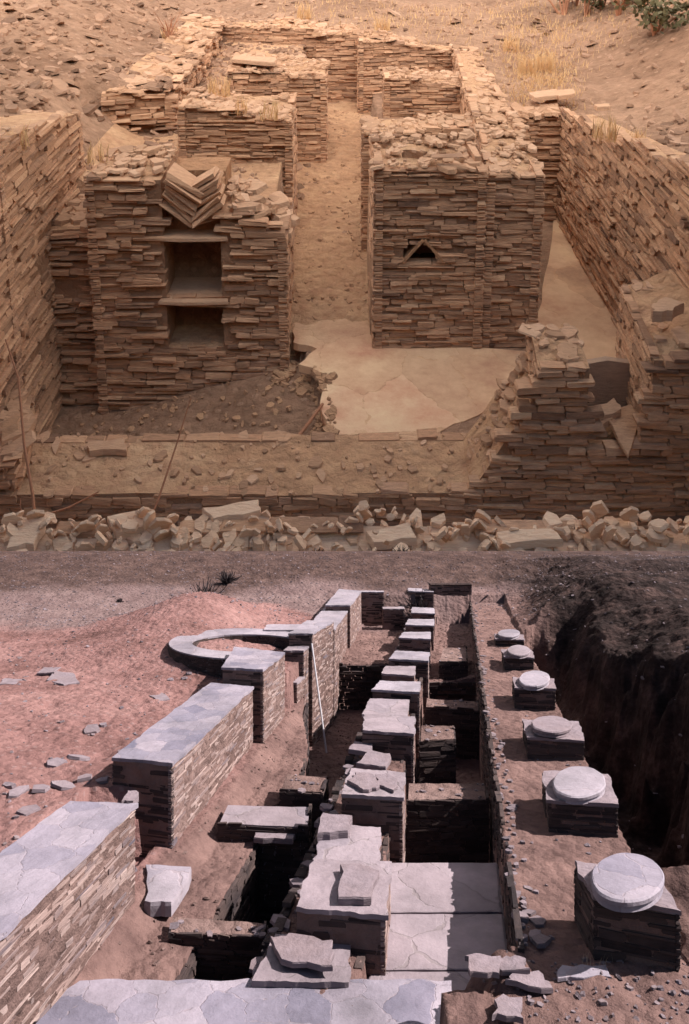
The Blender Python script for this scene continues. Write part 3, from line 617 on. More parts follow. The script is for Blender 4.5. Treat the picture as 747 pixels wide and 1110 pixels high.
def tube(mb, P, r0, r1, n=6):
    P = np.asarray(P, float); m = len(P); V = []
    for i, p in enumerate(P):
        d = P[min(i+1, m-1)]-P[max(i-1, 0)]; d = d/np.linalg.norm(d); u = np.cross(d, (0, .3, 1.)); u /= np.linalg.norm(u); w = np.cross(d, u); r_ = r0+(r1-r0)*i/(m-1)
        for k_ in range(n): a_ = 2*math.pi*k_/n; V.append(p+r_*(math.cos(a_)*u+math.sin(a_)*w))
    mb.add(V, [(i*n+k_, i*n+(k_+1) % n, (i+1)*n+(k_+1) % n, (i+1)*n+k_) for i in range(m-1) for k_ in range(n)]+[tuple(range(n-1, -1, -1)), tuple((m-1)*n+k_ for k_ in range(n))])
def ray(px, py, Y): return np.array(((px-373.5)/750*Y, Y, 3-(py-555)/750*Y))
mb = MB(); Yn = .81*SA
tube(mb, [ray(40, 600, Yn), ray(36, 540, Yn+.6), ray(26, 480, Yn+1.2), ray(20, 410, Yn+1.8), ray(6, 368, Yn+2.2)], .11, .05)
tube(mb, [ray(38, 562, Yn+.4), ray(75, 550, Yn+1), ray(107, 533, Yn+1.6)], .08, .04)
tube(mb, [ray(24, 590, Yn+.2), ray(22, 540, Yn+.6)], .05, .03); tag(mb.build('forked_stick', 'a_wood'), 'tall reddish forked stick standing in the rubble at lower left of upper dig', 'stick')
mb = MB(); tube(mb, [ray(152, 590, Yn), ray(172, 540, Yn+1), ray(192, 480, Yn+2), ray(207, 431, Yn+2.6)], .075, .03); tag(mb.build('thin_stick', 'a_wood'), 'thin straight stick leaning up from the rubble heap', 'stick')
mb = MB(); x, y = ua(322, 475, 0); P = np.array([(ua(320, 478, 0)[0], ua(320, 478, 0)[1], -.0), (ua(350, 445, 0)[0], ua(350, 445, 0)[1], .012)]); tube(mb, FA(P[:, 0], P[:, 1], P[:, 2]), .18, .12); tag(mb.build('fallen_stick', 'a_wood'), 'short stick lying at the corner of pit and paving', 'stick')
def twigbush(F, x, y, z, h, n, rng, mat, r, label, cat='bush', name='dead_bush', wide=.5):
    mb = MB()
    for i in range(n):
        a_ = rng.uniform(0, 6.28); p = np.array((x, y, z-.01)); P = [p]; d = np.array((math.cos(a_)*rng.uniform(0, wide), math.sin(a_)*rng.uniform(0, wide), 1.)); d /= np.linalg.norm(d); st = h/4*rng.uniform(.5, 1.1)
        for k_ in range(4): d = d+np.array([rng.uniform(-.35, .35) for _ in range(3)]); d /= np.linalg.norm(d); p = p+d*st; P.append(p)
        P = np.array(P); tube(mb, F(P[:, 0], P[:, 1], P[:, 2]), r, r*.3, 4)
    return tag(mb.build(name, mat), label, cat)
x, y = ua(184, 36, .35); twigbush(FA, x, y, float(qt(x, y)), .11, 14, rg, 'a_wood', .14, 'leafless grey bush standing on the upper left slope', wide=.25)
x, y = ua(718, 36, .34); twigbush(FA, x, y, float(qt(x, y)), .10, 4, rg, 'a_wood', .22, 'thin bare sapling at the top right of the upper dig', 'tree', 'bare_sapling', wide=.12)
def shrub(x, y, h, rng, label, nleaf=420):
    z = float(qt(x, y)); root = empty('olive_shrub', FA(x, y, z), label, 'shrub', 'green shrubs along the skyline at top right')
    mb = MB(); lobes = [(rng.gauss(0, .28)*h, rng.gauss(0, .28)*h, h*rng.uniform(.35, .9), h*rng.uniform(.18, .34)) for _ in range(7)]
    for lx, ly, lz, lr in lobes:
        P = np.array([(x, y, z-.02), (x+lx*.4, y+ly*.4, z+lz*.5), (x+lx, y+ly, z+lz)]); tube(mb, FA(P[:, 0], P[:, 1], P[:, 2]), h*1.6, h*.5, 5)
    mb.build('trunk', 'a_wood', root); mb = MB()
    for i in range(nleaf):
        lx, ly, lz, lr = rng.choice(lobes); d = np.array([rng.gauss(0, 1) for _ in range(3)]); d /= np.linalg.norm(d); c = np.array((x+lx, y+ly, z+lz))+d*lr*rng.uniform(.5, 1.1); s = h*.07
        A_ = np.array([rng.gauss(0, 1) for _ in range(3)]); A_ /= np.linalg.norm(A_); B_ = np.cross(A_, [rng.gauss(0, 1) for _ in range(3)]); B_ /= np.linalg.norm(B_)
        P = np.array([c-A_*s, c+B_*s*.6, c+A_*s, c-B_*s*.6]); mb.add(FA(P[:, 0], P[:, 1], P[:, 2]), [(0, 1, 2, 3)])
    mb.build('crown', 'a_leaf', root)
for i, (px, py, h) in enumerate(((612, 8, .13), (635, 12, .12), (652, 4, .13), (671, 10, .15), (694, 15, .13), (712, 6, .14), (740, 22, .20), (625, 0, .1), (680, 0, .1))):
    x, y = ua(px, py+6, .35)
    for _ in range(25): x, y = ua(px, py+6, .5*float(qt(x, y))+.5*q_) if _ else (x, y); q_ = float(qt(x, y))
    shrub(x, y, h*1.1, rg, 'small olive-green shrub on the dry crest at top right of the upper dig')

# ================================================================== LOWER DIG: terrain
def rowx(x, y): return x-ROW*y
def zB(x, y):
    x = np.asarray(x, float); y = np.asarray(y, float); xp = x-ROW*y
    wob = fbm(x, y, 3, 71, 4)*.02
    n = fbm(x, y, 5, 61, 3, .55)*.022+fbm(x, y, 4, 65, 16, .6)*.010
    far = .41*smooth((y-6.6)/3.4)*(1+.15*fbm(x, y, 3, 8, .6))
    # left ground with its pink mounds
    zl = .0+.07*np.exp(-(((x+1.35)/.55)**2+((y-5.4)/.9)**2))*2.4+.05*np.exp(-(((x+1.9)/.5)**2+((y-3.2)/.7)**2))+.20*np.exp(-(((x+1.25)/.62)**2+((y-6.25)/.62)**2))+.05*np.exp(-(((x+.78)/.5)**2+((y-4.75)/.6)**2))+far+n*1.3
    z = zl
    # right far ground & bank
    bank = .10+.22*smooth((xp-.95)/.8)+.20*np.exp(-(((xp-1.2)/.5)**2+((y-6.3)/1.1)**2))
    zr = bank+far+n*2+fbm(x, y, 4, 23, 2.6, .5)*.10*smooth((xp-.6)/.3)
    w = smooth((xp-.35)/.6); z = zl*(1-w)+zr*w
    pitr = 1.16+.14*np.sin(y*2.1+.5)+wob*4+fbm(x, y, 4, 15, 7)*.10
    pit = (xp > .50+wob) & (xp < pitr) & (y > 1.78+wob) & (y < 5.9+.25*np.sin(xp*9))
    rg_ = fbm(x, y, 5, 19, 6, .6)
    wallt = smooth((pitr-xp+.10*rg_)/(.30+.12*rg_))*smooth((xp-.50)/.03)*smooth((y-1.78)/.08)*smooth((5.9-y)/.5)
    z = np.where(pit, zr*(1-wallt)+(-.75+.35*smooth((y-3.6)/1.6)*smooth((xp-.6)/.2)+n*2)*wallt+.10*rg_*wallt*(1-wallt)*4, z)
    z = np.where(y > 4.5, np.minimum(z, 1-(46.+6*vn(x*3, y, 5))*y/750), z)
    gap = (xp > -1.34) & (xp < -1.0) & (y > 2.10) & (y < 2.52)
    z = np.where(gap, -.25+n*.5, z)
    dug = (xp > np.where(y < 4.2, -1.09, -1.03)) & (xp <= .52) & (y > 1.45) & (y < 7.6)
    zz = np.full_like(x, -.20)
    tl = -.76-.24*smooth((y-3.4)/1.2)
    ledge = (xp < tl)
    zz = np.where(ledge, -.25+.05*smooth((-.90-xp)/.10)+n*.9, zz)
    tr = (xp >= tl) & (xp < -.49+wob)
    zz = np.where(tr, np.where(y > 5.55, -.22+n, -.58+n), zz)
    ben = (xp >= -.49+wob) & (xp < -.23)
    zz = np.where(ben, -.11+n*.8, zz)
    mid = (xp >= -.23) & (xp < .139)
    zz = np.where(mid, np.where(y < 2.27, -.18, np.where(y > 5.0, -.22+n*2, -.52+n*2)), zz)
    rb = (xp >= .139) & (xp <= .52)
    zz = np.where(rb, .0+n*.7, zz)
    zz = np.where((y < 1.60) & (xp > .12), .0+n, zz)
    z = np.where(dug, zz, z)
    z = np.where(y <= 1.45, np.where(x < .2, -.25, .0+n*1.5), z)
    return z
xs = axis([(-9, -3.6, .1), (-3.6, -1.6, .022), (-1.6, 2.6, .0085), (2.6, 4.6, .022), (4.6, 11, .1)])
ys = axis([(.6, 1.4, .05), (1.4, 4.2, .0085), (4.2, 7.8, .016), (7.8, 10.0, .03)])
# beyond the crest the ground falls away into the valley under the upper dig
g_ = grid(FB, xs, np.concatenate([ys, [10.05, 10.3, 10.6]]), lambda x, y: np.where(y > 10.001, .42-.3*(y-10)*4, np.where(y > 9.9, np.minimum(zB(x, y), .45), zB(x, y))))
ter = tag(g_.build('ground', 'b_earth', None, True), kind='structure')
tag(FB and sheet('valley', FB, [(-60, 9.5), (60, 9.5), (60, 16.5), (-60, 16.5)], -2.0, .01, 'a_earth'), kind='structure')
# crest: an even bank of scrubby ground along the ridge
xs2 = axis([(-9, 11, .03)]); ys2 = axis([(9.0, 10.4, .02)])
def crest(x, y):
    top = 1-(42.)/750*10.0
    return np.where(y < 10.0, np.minimum(zB(x, y)+.0, 9)*(1-smooth((y-9.0)/.9))+(top+.0)*smooth((y-9.0)/.9)-.006+.006*fbm(x, y, 3, 99, 8)*(y < 9.9)-.5*(y < 9.02), top-2.2*(y-10.0))
tag(grid(FB, xs2, ys2, crest).build('ridge', 'b_earth', None, True), kind='structure')
rb_ = random.Random(9)
mb = MB(); pts = []
while len(pts) < 7000:
    y = 1.5+rb_.random()**.9*8.4; x = rb_.uniform(-.62, .72)*y; xp = x-ROW*y
    if y < 1.5 or (-1.05 < xp < .14 and y < 7.6): continue
    if y > 6 and rb_.random() < .0: continue
    if y < 6 and rb_.random() < .80 and not (.1 < xp < .5): continue
    if .1 < xp < .5 and y < 7 and rb_.random() < .88: continue
    pts.append((x, y))
scatter(mb, FB, pts, lambda x, y: max(float(zB(x, y)), float(crest(np.array(x), np.array(y))) if y > 9.1 else -9), .012, .006, rb_, .5); tag(mb.build('ground_rubble', 'b_slab'), kind='stuff')
mb = MB(); pts = []
while len(pts) < 1600:
    y = rb_.uniform(1.5, 7.5); xp = rb_.uniform(-1.0, .13)
    if y < 2.3 and xp > -.23: continue
    pts.append((xp+ROW*y, y))
scatter(mb, FB, pts, zB, .009, .005, rb_, .5); tag(mb.build('trench_gravel', 'b_core'), kind='stuff')

# ------------------------------------------------------------------ LOWER DIG: walls
cB, LB = .0125, .07
def bq(pxs, z): return [ub(x, y, z) for x, y in pxs]
BR, BL = np.array(ub(146, 872, .1)), np.array(ub(78, 868, .1))
FR = BR+1.35*(np.array(ub(0, 1012, .1))-BR); FL = BL+2.3*(np.array(ub(0, 925, .1))-BL)
def bwall(name, label, quad, z, base, seed, sides='fr', facing='b_face', cope='b_cope', c=cB, L=LB, **kw):
    t4 = [z]*4 if not isinstance(z, list) else z
    kw.setdefault('amp', .0); kw.setdefault('d', .012); kw.setdefault('jit', .3)
    return wall(name, label, FB, quad, t4, base, c, L, facing, 'b_core', sides=sides, seed=seed, cope=cope, topm='b_core', rag=.0, **kw)
def bwall2(name, label, quad, z, base, seed, group=None, cope='b_cope', sides='fr', cat='wall', c=cB, c2=None, **kw):
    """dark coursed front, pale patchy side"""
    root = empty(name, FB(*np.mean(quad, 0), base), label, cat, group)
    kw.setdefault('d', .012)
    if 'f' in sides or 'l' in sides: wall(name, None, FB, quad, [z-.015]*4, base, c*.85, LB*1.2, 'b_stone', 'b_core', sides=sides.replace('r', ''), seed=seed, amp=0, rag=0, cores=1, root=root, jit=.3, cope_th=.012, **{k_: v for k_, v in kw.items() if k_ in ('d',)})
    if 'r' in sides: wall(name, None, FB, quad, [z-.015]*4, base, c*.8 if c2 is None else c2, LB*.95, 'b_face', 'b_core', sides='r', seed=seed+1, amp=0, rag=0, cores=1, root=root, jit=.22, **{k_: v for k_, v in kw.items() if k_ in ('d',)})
    cb = MB(); core(cb, FB, quad, [z-.012]*4, base-.01, n=4, m=4, inset=-.0006); cb.build('wall_core', 'b_core', root)
    cb = MB(); core(cb, FB, quad, [z]*4, z-.013, amp=.003, fr=22, inset=-.004, seed=seed, n=30, m=30, edge=.006); cb.build('coping', cope, root)
    return root
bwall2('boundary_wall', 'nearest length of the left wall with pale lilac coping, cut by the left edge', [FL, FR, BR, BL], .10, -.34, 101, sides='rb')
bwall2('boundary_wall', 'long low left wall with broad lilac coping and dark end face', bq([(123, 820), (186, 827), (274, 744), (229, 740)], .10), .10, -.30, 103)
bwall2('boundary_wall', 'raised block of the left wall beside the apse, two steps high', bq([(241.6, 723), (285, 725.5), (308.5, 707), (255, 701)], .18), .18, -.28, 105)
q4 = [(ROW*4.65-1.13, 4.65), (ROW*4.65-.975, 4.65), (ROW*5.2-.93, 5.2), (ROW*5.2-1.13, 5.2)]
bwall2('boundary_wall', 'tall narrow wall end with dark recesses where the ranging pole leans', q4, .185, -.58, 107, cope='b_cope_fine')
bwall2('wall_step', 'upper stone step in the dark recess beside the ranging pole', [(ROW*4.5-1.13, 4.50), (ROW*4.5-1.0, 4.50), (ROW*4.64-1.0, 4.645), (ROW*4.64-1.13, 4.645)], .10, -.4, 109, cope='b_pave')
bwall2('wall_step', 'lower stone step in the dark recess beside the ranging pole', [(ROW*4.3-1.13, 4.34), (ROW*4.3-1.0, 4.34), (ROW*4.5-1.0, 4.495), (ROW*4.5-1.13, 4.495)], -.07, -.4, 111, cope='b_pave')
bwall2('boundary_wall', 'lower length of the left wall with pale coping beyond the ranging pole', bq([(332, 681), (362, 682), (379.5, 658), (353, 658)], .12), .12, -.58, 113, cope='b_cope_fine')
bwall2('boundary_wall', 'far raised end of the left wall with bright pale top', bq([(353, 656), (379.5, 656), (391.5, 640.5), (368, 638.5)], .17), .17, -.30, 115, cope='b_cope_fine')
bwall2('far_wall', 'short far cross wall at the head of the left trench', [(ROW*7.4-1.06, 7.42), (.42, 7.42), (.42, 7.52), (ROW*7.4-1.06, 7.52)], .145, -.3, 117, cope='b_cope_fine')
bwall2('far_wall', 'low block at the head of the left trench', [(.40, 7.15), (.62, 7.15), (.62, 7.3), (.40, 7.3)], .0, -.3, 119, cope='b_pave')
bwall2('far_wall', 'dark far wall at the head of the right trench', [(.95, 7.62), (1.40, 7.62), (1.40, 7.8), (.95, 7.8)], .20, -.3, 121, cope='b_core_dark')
# apse
ap = empty('apse_wall', FB(*ub(258, 700, .1), 0), 'curved pale horseshoe-shaped wall top standing against the left wall', 'wall')
out_, inn = [], []
for k in range(33):
    a_ = R(38+(262-38)*k/32)
    out_.append(ub(262+79*math.cos(a_)*1.0, 697.5-16.5*math.sin(a_), .13)); inn.append(ub(268+60*math.cos(a_), 697-9.5*math.sin(a_), .13))
V = []
for z in (.13, .0):
    for ring_ in (out_, inn): V += [(x, y, z) for x, y in ring_]
V = np.array(V); n = 33; mb = MB()
mb.add(FB(V[:, 0], V[:, 1], V[:, 2]-(.0)), [(i, n+i, n+i+1, i+1) for i in range(n-1)]+[(i, i+1, 2*n+i+1, 2*n+i) for i in range(n-1)]+[(n+i+1, n+i, 3*n+i, 3*n+i+1) for i in range(n-1)]+[(0, 2*n, 3*n, n), (n-1, 2*n-1, 4*n-1, 3*n-1)])
mb.build('coping', 'b_cope_fine', ap)
mb = MB(); g = random.Random(4)
for i in range(0, 32, 2): lay(mb, FB, inn[i], inn[i+2], -.03, .122, cB*.8, .05, g, .006, .3)
for i in range(30, -1, -2): lay(mb, FB, out_[i+2], out_[i], -.05, .122, cB*.8, .05, g, .006, .3)
mb.build('stone_facing', 'b_stone', ap)
bwall2('apse_link_wall', 'straight pale-topped wall joining the apse to the left wall', [(ROW*5.1-1.42, 5.05), (ROW*5.1-1.13, 5.05), (ROW*5.1-1.13, 5.3), (ROW*5.1-1.42, 5.3)], .14, -.1, 123, cope='b_cope_fine')

# pillars of the centre row
cen = [([(322, 982), (417, 991), (423, 935), (340, 932)], .0, 'nearest square pillar of the centre row with a loose slab on its pale top'),
       ([(371, 860), (436, 864), (439, 838), (382, 833)], .02, 'second pillar of the centre row with two round stones on top'),
       ([(393, 791), (448, 795), (449, 777), (397, 774)], .015, 'third pillar of the centre row with bright bare top'),
       ([(404, 747), (454.6, 750), (455, 739), (412, 738)], .015, 'fourth pillar of the centre row, bright top over dark front'),
       ([(422, 714), (464, 716), (465, 707), (430, 705)], .01, 'fifth pillar of the centre row'),
       ([(433, 691), (466.5, 692.5), (466.5, 685), (438, 685)], .01, 'sixth pillar of the centre row, wide and low'),
       ([(440, 677), (470, 678), (470, 671), (443, 671)], .01, 'seventh pillar of the centre row'),
       ([(446, 664), (471, 665), (470, 659), (447, 658)], .01, 'eighth pillar of the centre row, close before the end block'),
       ([(443, 640.5), (470, 641.5), (466, 635), (442, 635)], .13, 'tall end block closing the centre row of pillars')]
for i, (p, z, lb) in enumerate(cen):
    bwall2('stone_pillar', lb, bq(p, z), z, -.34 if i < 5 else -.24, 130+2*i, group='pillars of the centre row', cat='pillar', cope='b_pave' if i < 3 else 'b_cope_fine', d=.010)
for i, (p, z, lb) in enumerate(cen[:1]): pass
led = [([(342, 931), (410, 934), (412, 897), (352, 893)], -.035, 'pale stepped slab block just behind the nearest centre pillar'),
       ([(394, 774), (441, 776), (443, 758.5), (401, 757)], -.02, 'low ledge block between third and fourth centre pillars'),
       ([(414, 730), (449, 732), (450, 722), (418, 722)], -.02, 'low ledge block between fourth and fifth centre pillars'),
       ([(276, 1062), (378, 1062), (377, 1016), (300, 1012)], -.085, 'low block before the nearest centre pillar carrying a lilac slab')]
for i, (p, z, lb) in enumerate(led):
    bwall2('ledge_block', lb, bq(p, z), z, -.3, 150+2*i, cope='b_pave', cat='stone block', d=.008)
# cross walls in the trenches
xw = [([(183, 1012), (285, 1016), (290, 1000), (186, 992)], -.22, 'nearest cross wall in the left trench, rough pink top'),
      ([(236, 893), (334, 897), (338, 874), (246, 872)], -.19, 'cross wall with smooth pale slabs in the left trench'),
      ([(303, 857), (350, 859), (356, 841), (310, 839)], -.17, 'small rough cross wall in the left trench beside second centre pillar'),
      ([(441, 867), (530, 866), (526, 848), (442, 848)], -.12, 'cross wall in the right trench with rubble top beyond the paving'),
      ([(455, 803), (494, 801), (492, 786), (456, 786)], -.10, 'broken cross wall in the right trench level with third pillar'),
      ([(461, 766), (520, 770), (519, 760), (462, 757)], -.20, 'narrow cross wall deep in the right trench'),
      ([(476, 717), (507, 717), (506, 702), (480, 702)], -.10, 'squat stone block standing in the far right trench')]
for i, (p, z, lb) in enumerate(xw):
    q = bq(p, z)
    wall('cross_wall', lb, FB, q, [z]*4, -.62 if i < 6 else -.25, cB*1.05, LB, 'b_stone', 'b_core', topm='b_pave' if i == 1 else 'b_core', sides='fr' if i not in (1,) else 'fr', amp=.008 if i != 1 else .003, seed=170+i, d=.010, jit=.3, caps=10 if i != 1 else 0, capsize=.02, cap_th=.005, capm='b_slab', fr=14)
tw = empty('trench_wall', FB(-.3, 3, -.6), 'stone revetment along the left side of the left trench', 'wall'); mb = MB(); g = random.Random(17)
for y0, y1 in ((1.62, 2.2), (2.2, 2.8), (2.8, 3.4), (3.4, 3.8), (3.8, 4.2), (4.2, 4.6)):
    f_ = lambda y: ROW*y-.752-.24*float(smooth((y-3.4)/1.2))
    lay(mb, FB, (f_(y0), y0), (f_(y1), y1), -.62, -.262, cB*1.1, LB, g, .012, .3, None, .004)
lay(mb, FB, (ROW*5.54-1.03, 5.535), (ROW*5.54-.47, 5.535), -.62, -.225, cB*1.2, LB, g, .02, .7, None, .01)
lay(mb, FB, (ROW*4.98-.25, 4.985), (ROW*4.98+.14, 4.985), -.56, -.23, cB*1.2, LB, g, .02, .7, None, .01)
mb.build('stone_facing', 'b_stone', tw)
# right bench wall face and left face of the centre bench
rt = empty('bench_wall', FB(ROW*4+.14, 4, -.5), 'long low wall between the right trench and the drum pillars', 'wall'); mb = MB(); g = random.Random(7)
lay(mb, FB, (ROW*7.6+.139, 7.6), (ROW*1.58+.139, 1.58), -.56, lambda u: .008+.006*math.sin(u*60), cB*.8, LB*.8, g, .014, .45, None, .006); mb.build('stone_facing', 'b_stone', rt)
mb = MB(); g2 = random.Random(8); pts = []
for k in range(150):
    y = 1.6+5.6*(k/150)**1.3; pts.append((ROW*y+.139+g2.uniform(-.002, .05)+.008, y))
scatter(mb, FB, pts, lambda x, y: .0, .019, .007, g2, .08); mb.build('edge_slabs', 'b_slab', rt)
ct = empty('bench_wall', FB(ROW*4-.4, 4, -.5), 'long rough kerb wall carrying the centre row of pillars', 'wall'); mb = MB()
lay(mb, FB, (ROW*7.4-.23, 7.4), (ROW*7.4-.231, 7.39), -.2, -.12, cB, LB, g, .01)
lay(mb, FB, (ROW*1.64-.235, 1.64), (ROW*7.3-.235, 7.3), -.56, -.105, cB, LB*.8, g, .014, .5, None, .01)
lay(mb, FB, (ROW*7.3-.485, 7.3), (ROW*1.64-.485, 1.64), -.60, -.10, cB, LB*.9, g, .022, .5, None, .012)
mb.build('stone_facing', 'b_stone', ct)
mb = MB(); pts = []
for k in range(70): y = 1.66+5.4*(k/70)**1.4; pts.append((ROW*y-.47+g2.uniform(-.02, .03), y))
scatter(mb, FB, pts, lambda x, y: -.112, .032, .010, g2, .08); mb.build('edge_slabs', 'b_slab', ct)
tag(sheet('paving', FB, [(ROW*1.60-.225, 1.60), (ROW*1.60+.135, 1.60), (ROW*2.28+.135, 2.28), (ROW*2.28-.225, 2.28)], -.160, .03, 'b_pave', jit=.001), kind='structure')
# pavement slabs: real joints
for i, (y0, y1) in enumerate(((1.63, 1.735), (1.743, 1.985), (1.993, 2.275))):
    plate_ = [(ROW*y0-.218, y0), (ROW*y0+.128-(.05 if i == 0 else 0), y0+.003), (ROW*y1+.130, y1), (ROW*y1-.218, y1)]
    tag(plate('paving_slab', FB, plate_, -.152, .007, 'b_pave', seed=i, jit=.0015, n=8), ['narrow front paving slab at the near end of the right trench', 'middle paving slab of the floor beside the nearest centre pillar', 'far paving slab of the floor ending at the dark drop'][i], 'paving slab', 'big slabs paving the near right trench')

# drum pillars of the right row
rp = [((643.6, 970), (737, 987), (623, 933), 1040, (680, 950.5, 40, 27)), ((595, 867), (665, 867), (588, 835), 900, (628, 847, 29, 15.5)), ((572, 799), (628, 797), (567, 779.5), 821, (598.5, 784.5, 22.5, 10)),
      ((558, 745), (603.6, 748), (555.6, 734), 768, (579.5, 735, 16.5, 7.3)), ((547, 711.6), (581.7, 715), (544, 703.6), 725, (562.5, 704.5, 12.5, 5)), ((537.5, 692.5), (569, 694), (536, 687), 701, (551.5, 686, 12, 4.6))]
names_ = ['nearest and largest drum pillar at the right, round lilac stone on square masonry base', 'second drum pillar from the front with a pale scuffed round stone', 'third drum pillar from the front with a rough round stone on top', 'fourth drum pillar from the front on the right row', 'fifth drum pillar, second from the far end of the right row', 'farthest and smallest drum pillar of the right row']
for i, (a_, b_, l_, yb, dd) in enumerate(rp):
    Y = 750/(yb-555); z = 1-(a_[1]-555)*Y/750
    A_, B_, L_ = np.array(ub(*a_, z)), np.array(ub(*b_, z)), np.array(ub(*l_, z)); 
    if i: B_ = np.array(((B_[0]), A_[1]-.16*(B_[0]-A_[0])))
    q = [A_, B_, B_+(L_-A_)+np.array((.012, 0)), L_]
    root = empty('drum_pillar', FB(*np.mean(q, 0), 0), names_[i], 'pillar', 'drum pillars of the right row')
    mb = MB(); g = random.Random(200+i)
    for j in range(4): lay(mb, FB, q[j], q[(j+1) % 4], -.015, z-.010, .0125, .085, g, .008, .35)
    mb.build('stone_facing', 'b_stone' if i else 'b_stone', root)
    cb = MB(); core(cb, FB, q, [z-.012]*4, -.04, n=4, m=4, inset=.002); cb.build('pillar_core', 'b_core', root)
    cb = MB(); core(cb, FB, q, [z]*4, z-.011, n=20, m=20, amp=.004, fr=30, inset=-.002, seed=i, edge=.006); cb.build('capping_slab', 'b_slab', root)
    zt_ = z+.026; cpx, cpy, rx, ry = dd; nn = 40; V = []
    for (k_, zz_) in ((.955, zt_), (1.0, zt_-.004), (1.0, zt_-.012), (.93, zt_-.0125), (.97, z)):
        for j in range(nn):
            an = 2*math.pi*j/nn; wv = 1+(.03 if i == 0 else .08)*float(fbm(math.cos(an)*1.6+i*5, math.sin(an)*1.6, 4, 9))
            x_, y_ = ub(cpx+rx*wv*math.cos(an), cpy-ry*wv*math.sin(an), zt_); c_ = np.array(ub(cpx, cpy, zt_)); p_ = c_+(np.array((x_, y_))-c_)*k_; V.append((p_[0], p_[1], zz_+(.002*float(fbm(x_*30, y_*30, 2, i)) if zz_ >= zt_-.004 else 0)))
    V = np.array(V); V[:, 2] += (V[:, 0]-V[:, 0].mean())*(0, .03, -.05, .04, -.03, .05)[i]+(V[:, 1]-V[:, 1].mean())*(0, .03, -.02, .03, .02, -.03)[i]+.001; mb = MB(); mb.add(FB(V[:, 0], V[:, 1], V[:, 2]), [tuple(range(nn))]+[(l*nn+j, (l+1)*nn+j, (l+1)*nn+(j+1) % nn, l*nn+(j+1) % nn) for l in range(4) for j in range(nn)])
    mb.build('round_stone', ['b_cope', 'b_cope_fine', 'b_slab', 'b_cope_fine', 'b_pave', 'b_cope_fine'][i], root)

# near wall along the bottom edge
bwall2('near_wall', 'nearest wall top of lilac and cream crazy paving along the bottom of the picture', [(-.72, 1.30), (.235, 1.30), (.245, 1.625), (-.62, 1.625)], -.10, -.4, 221, sides='br')
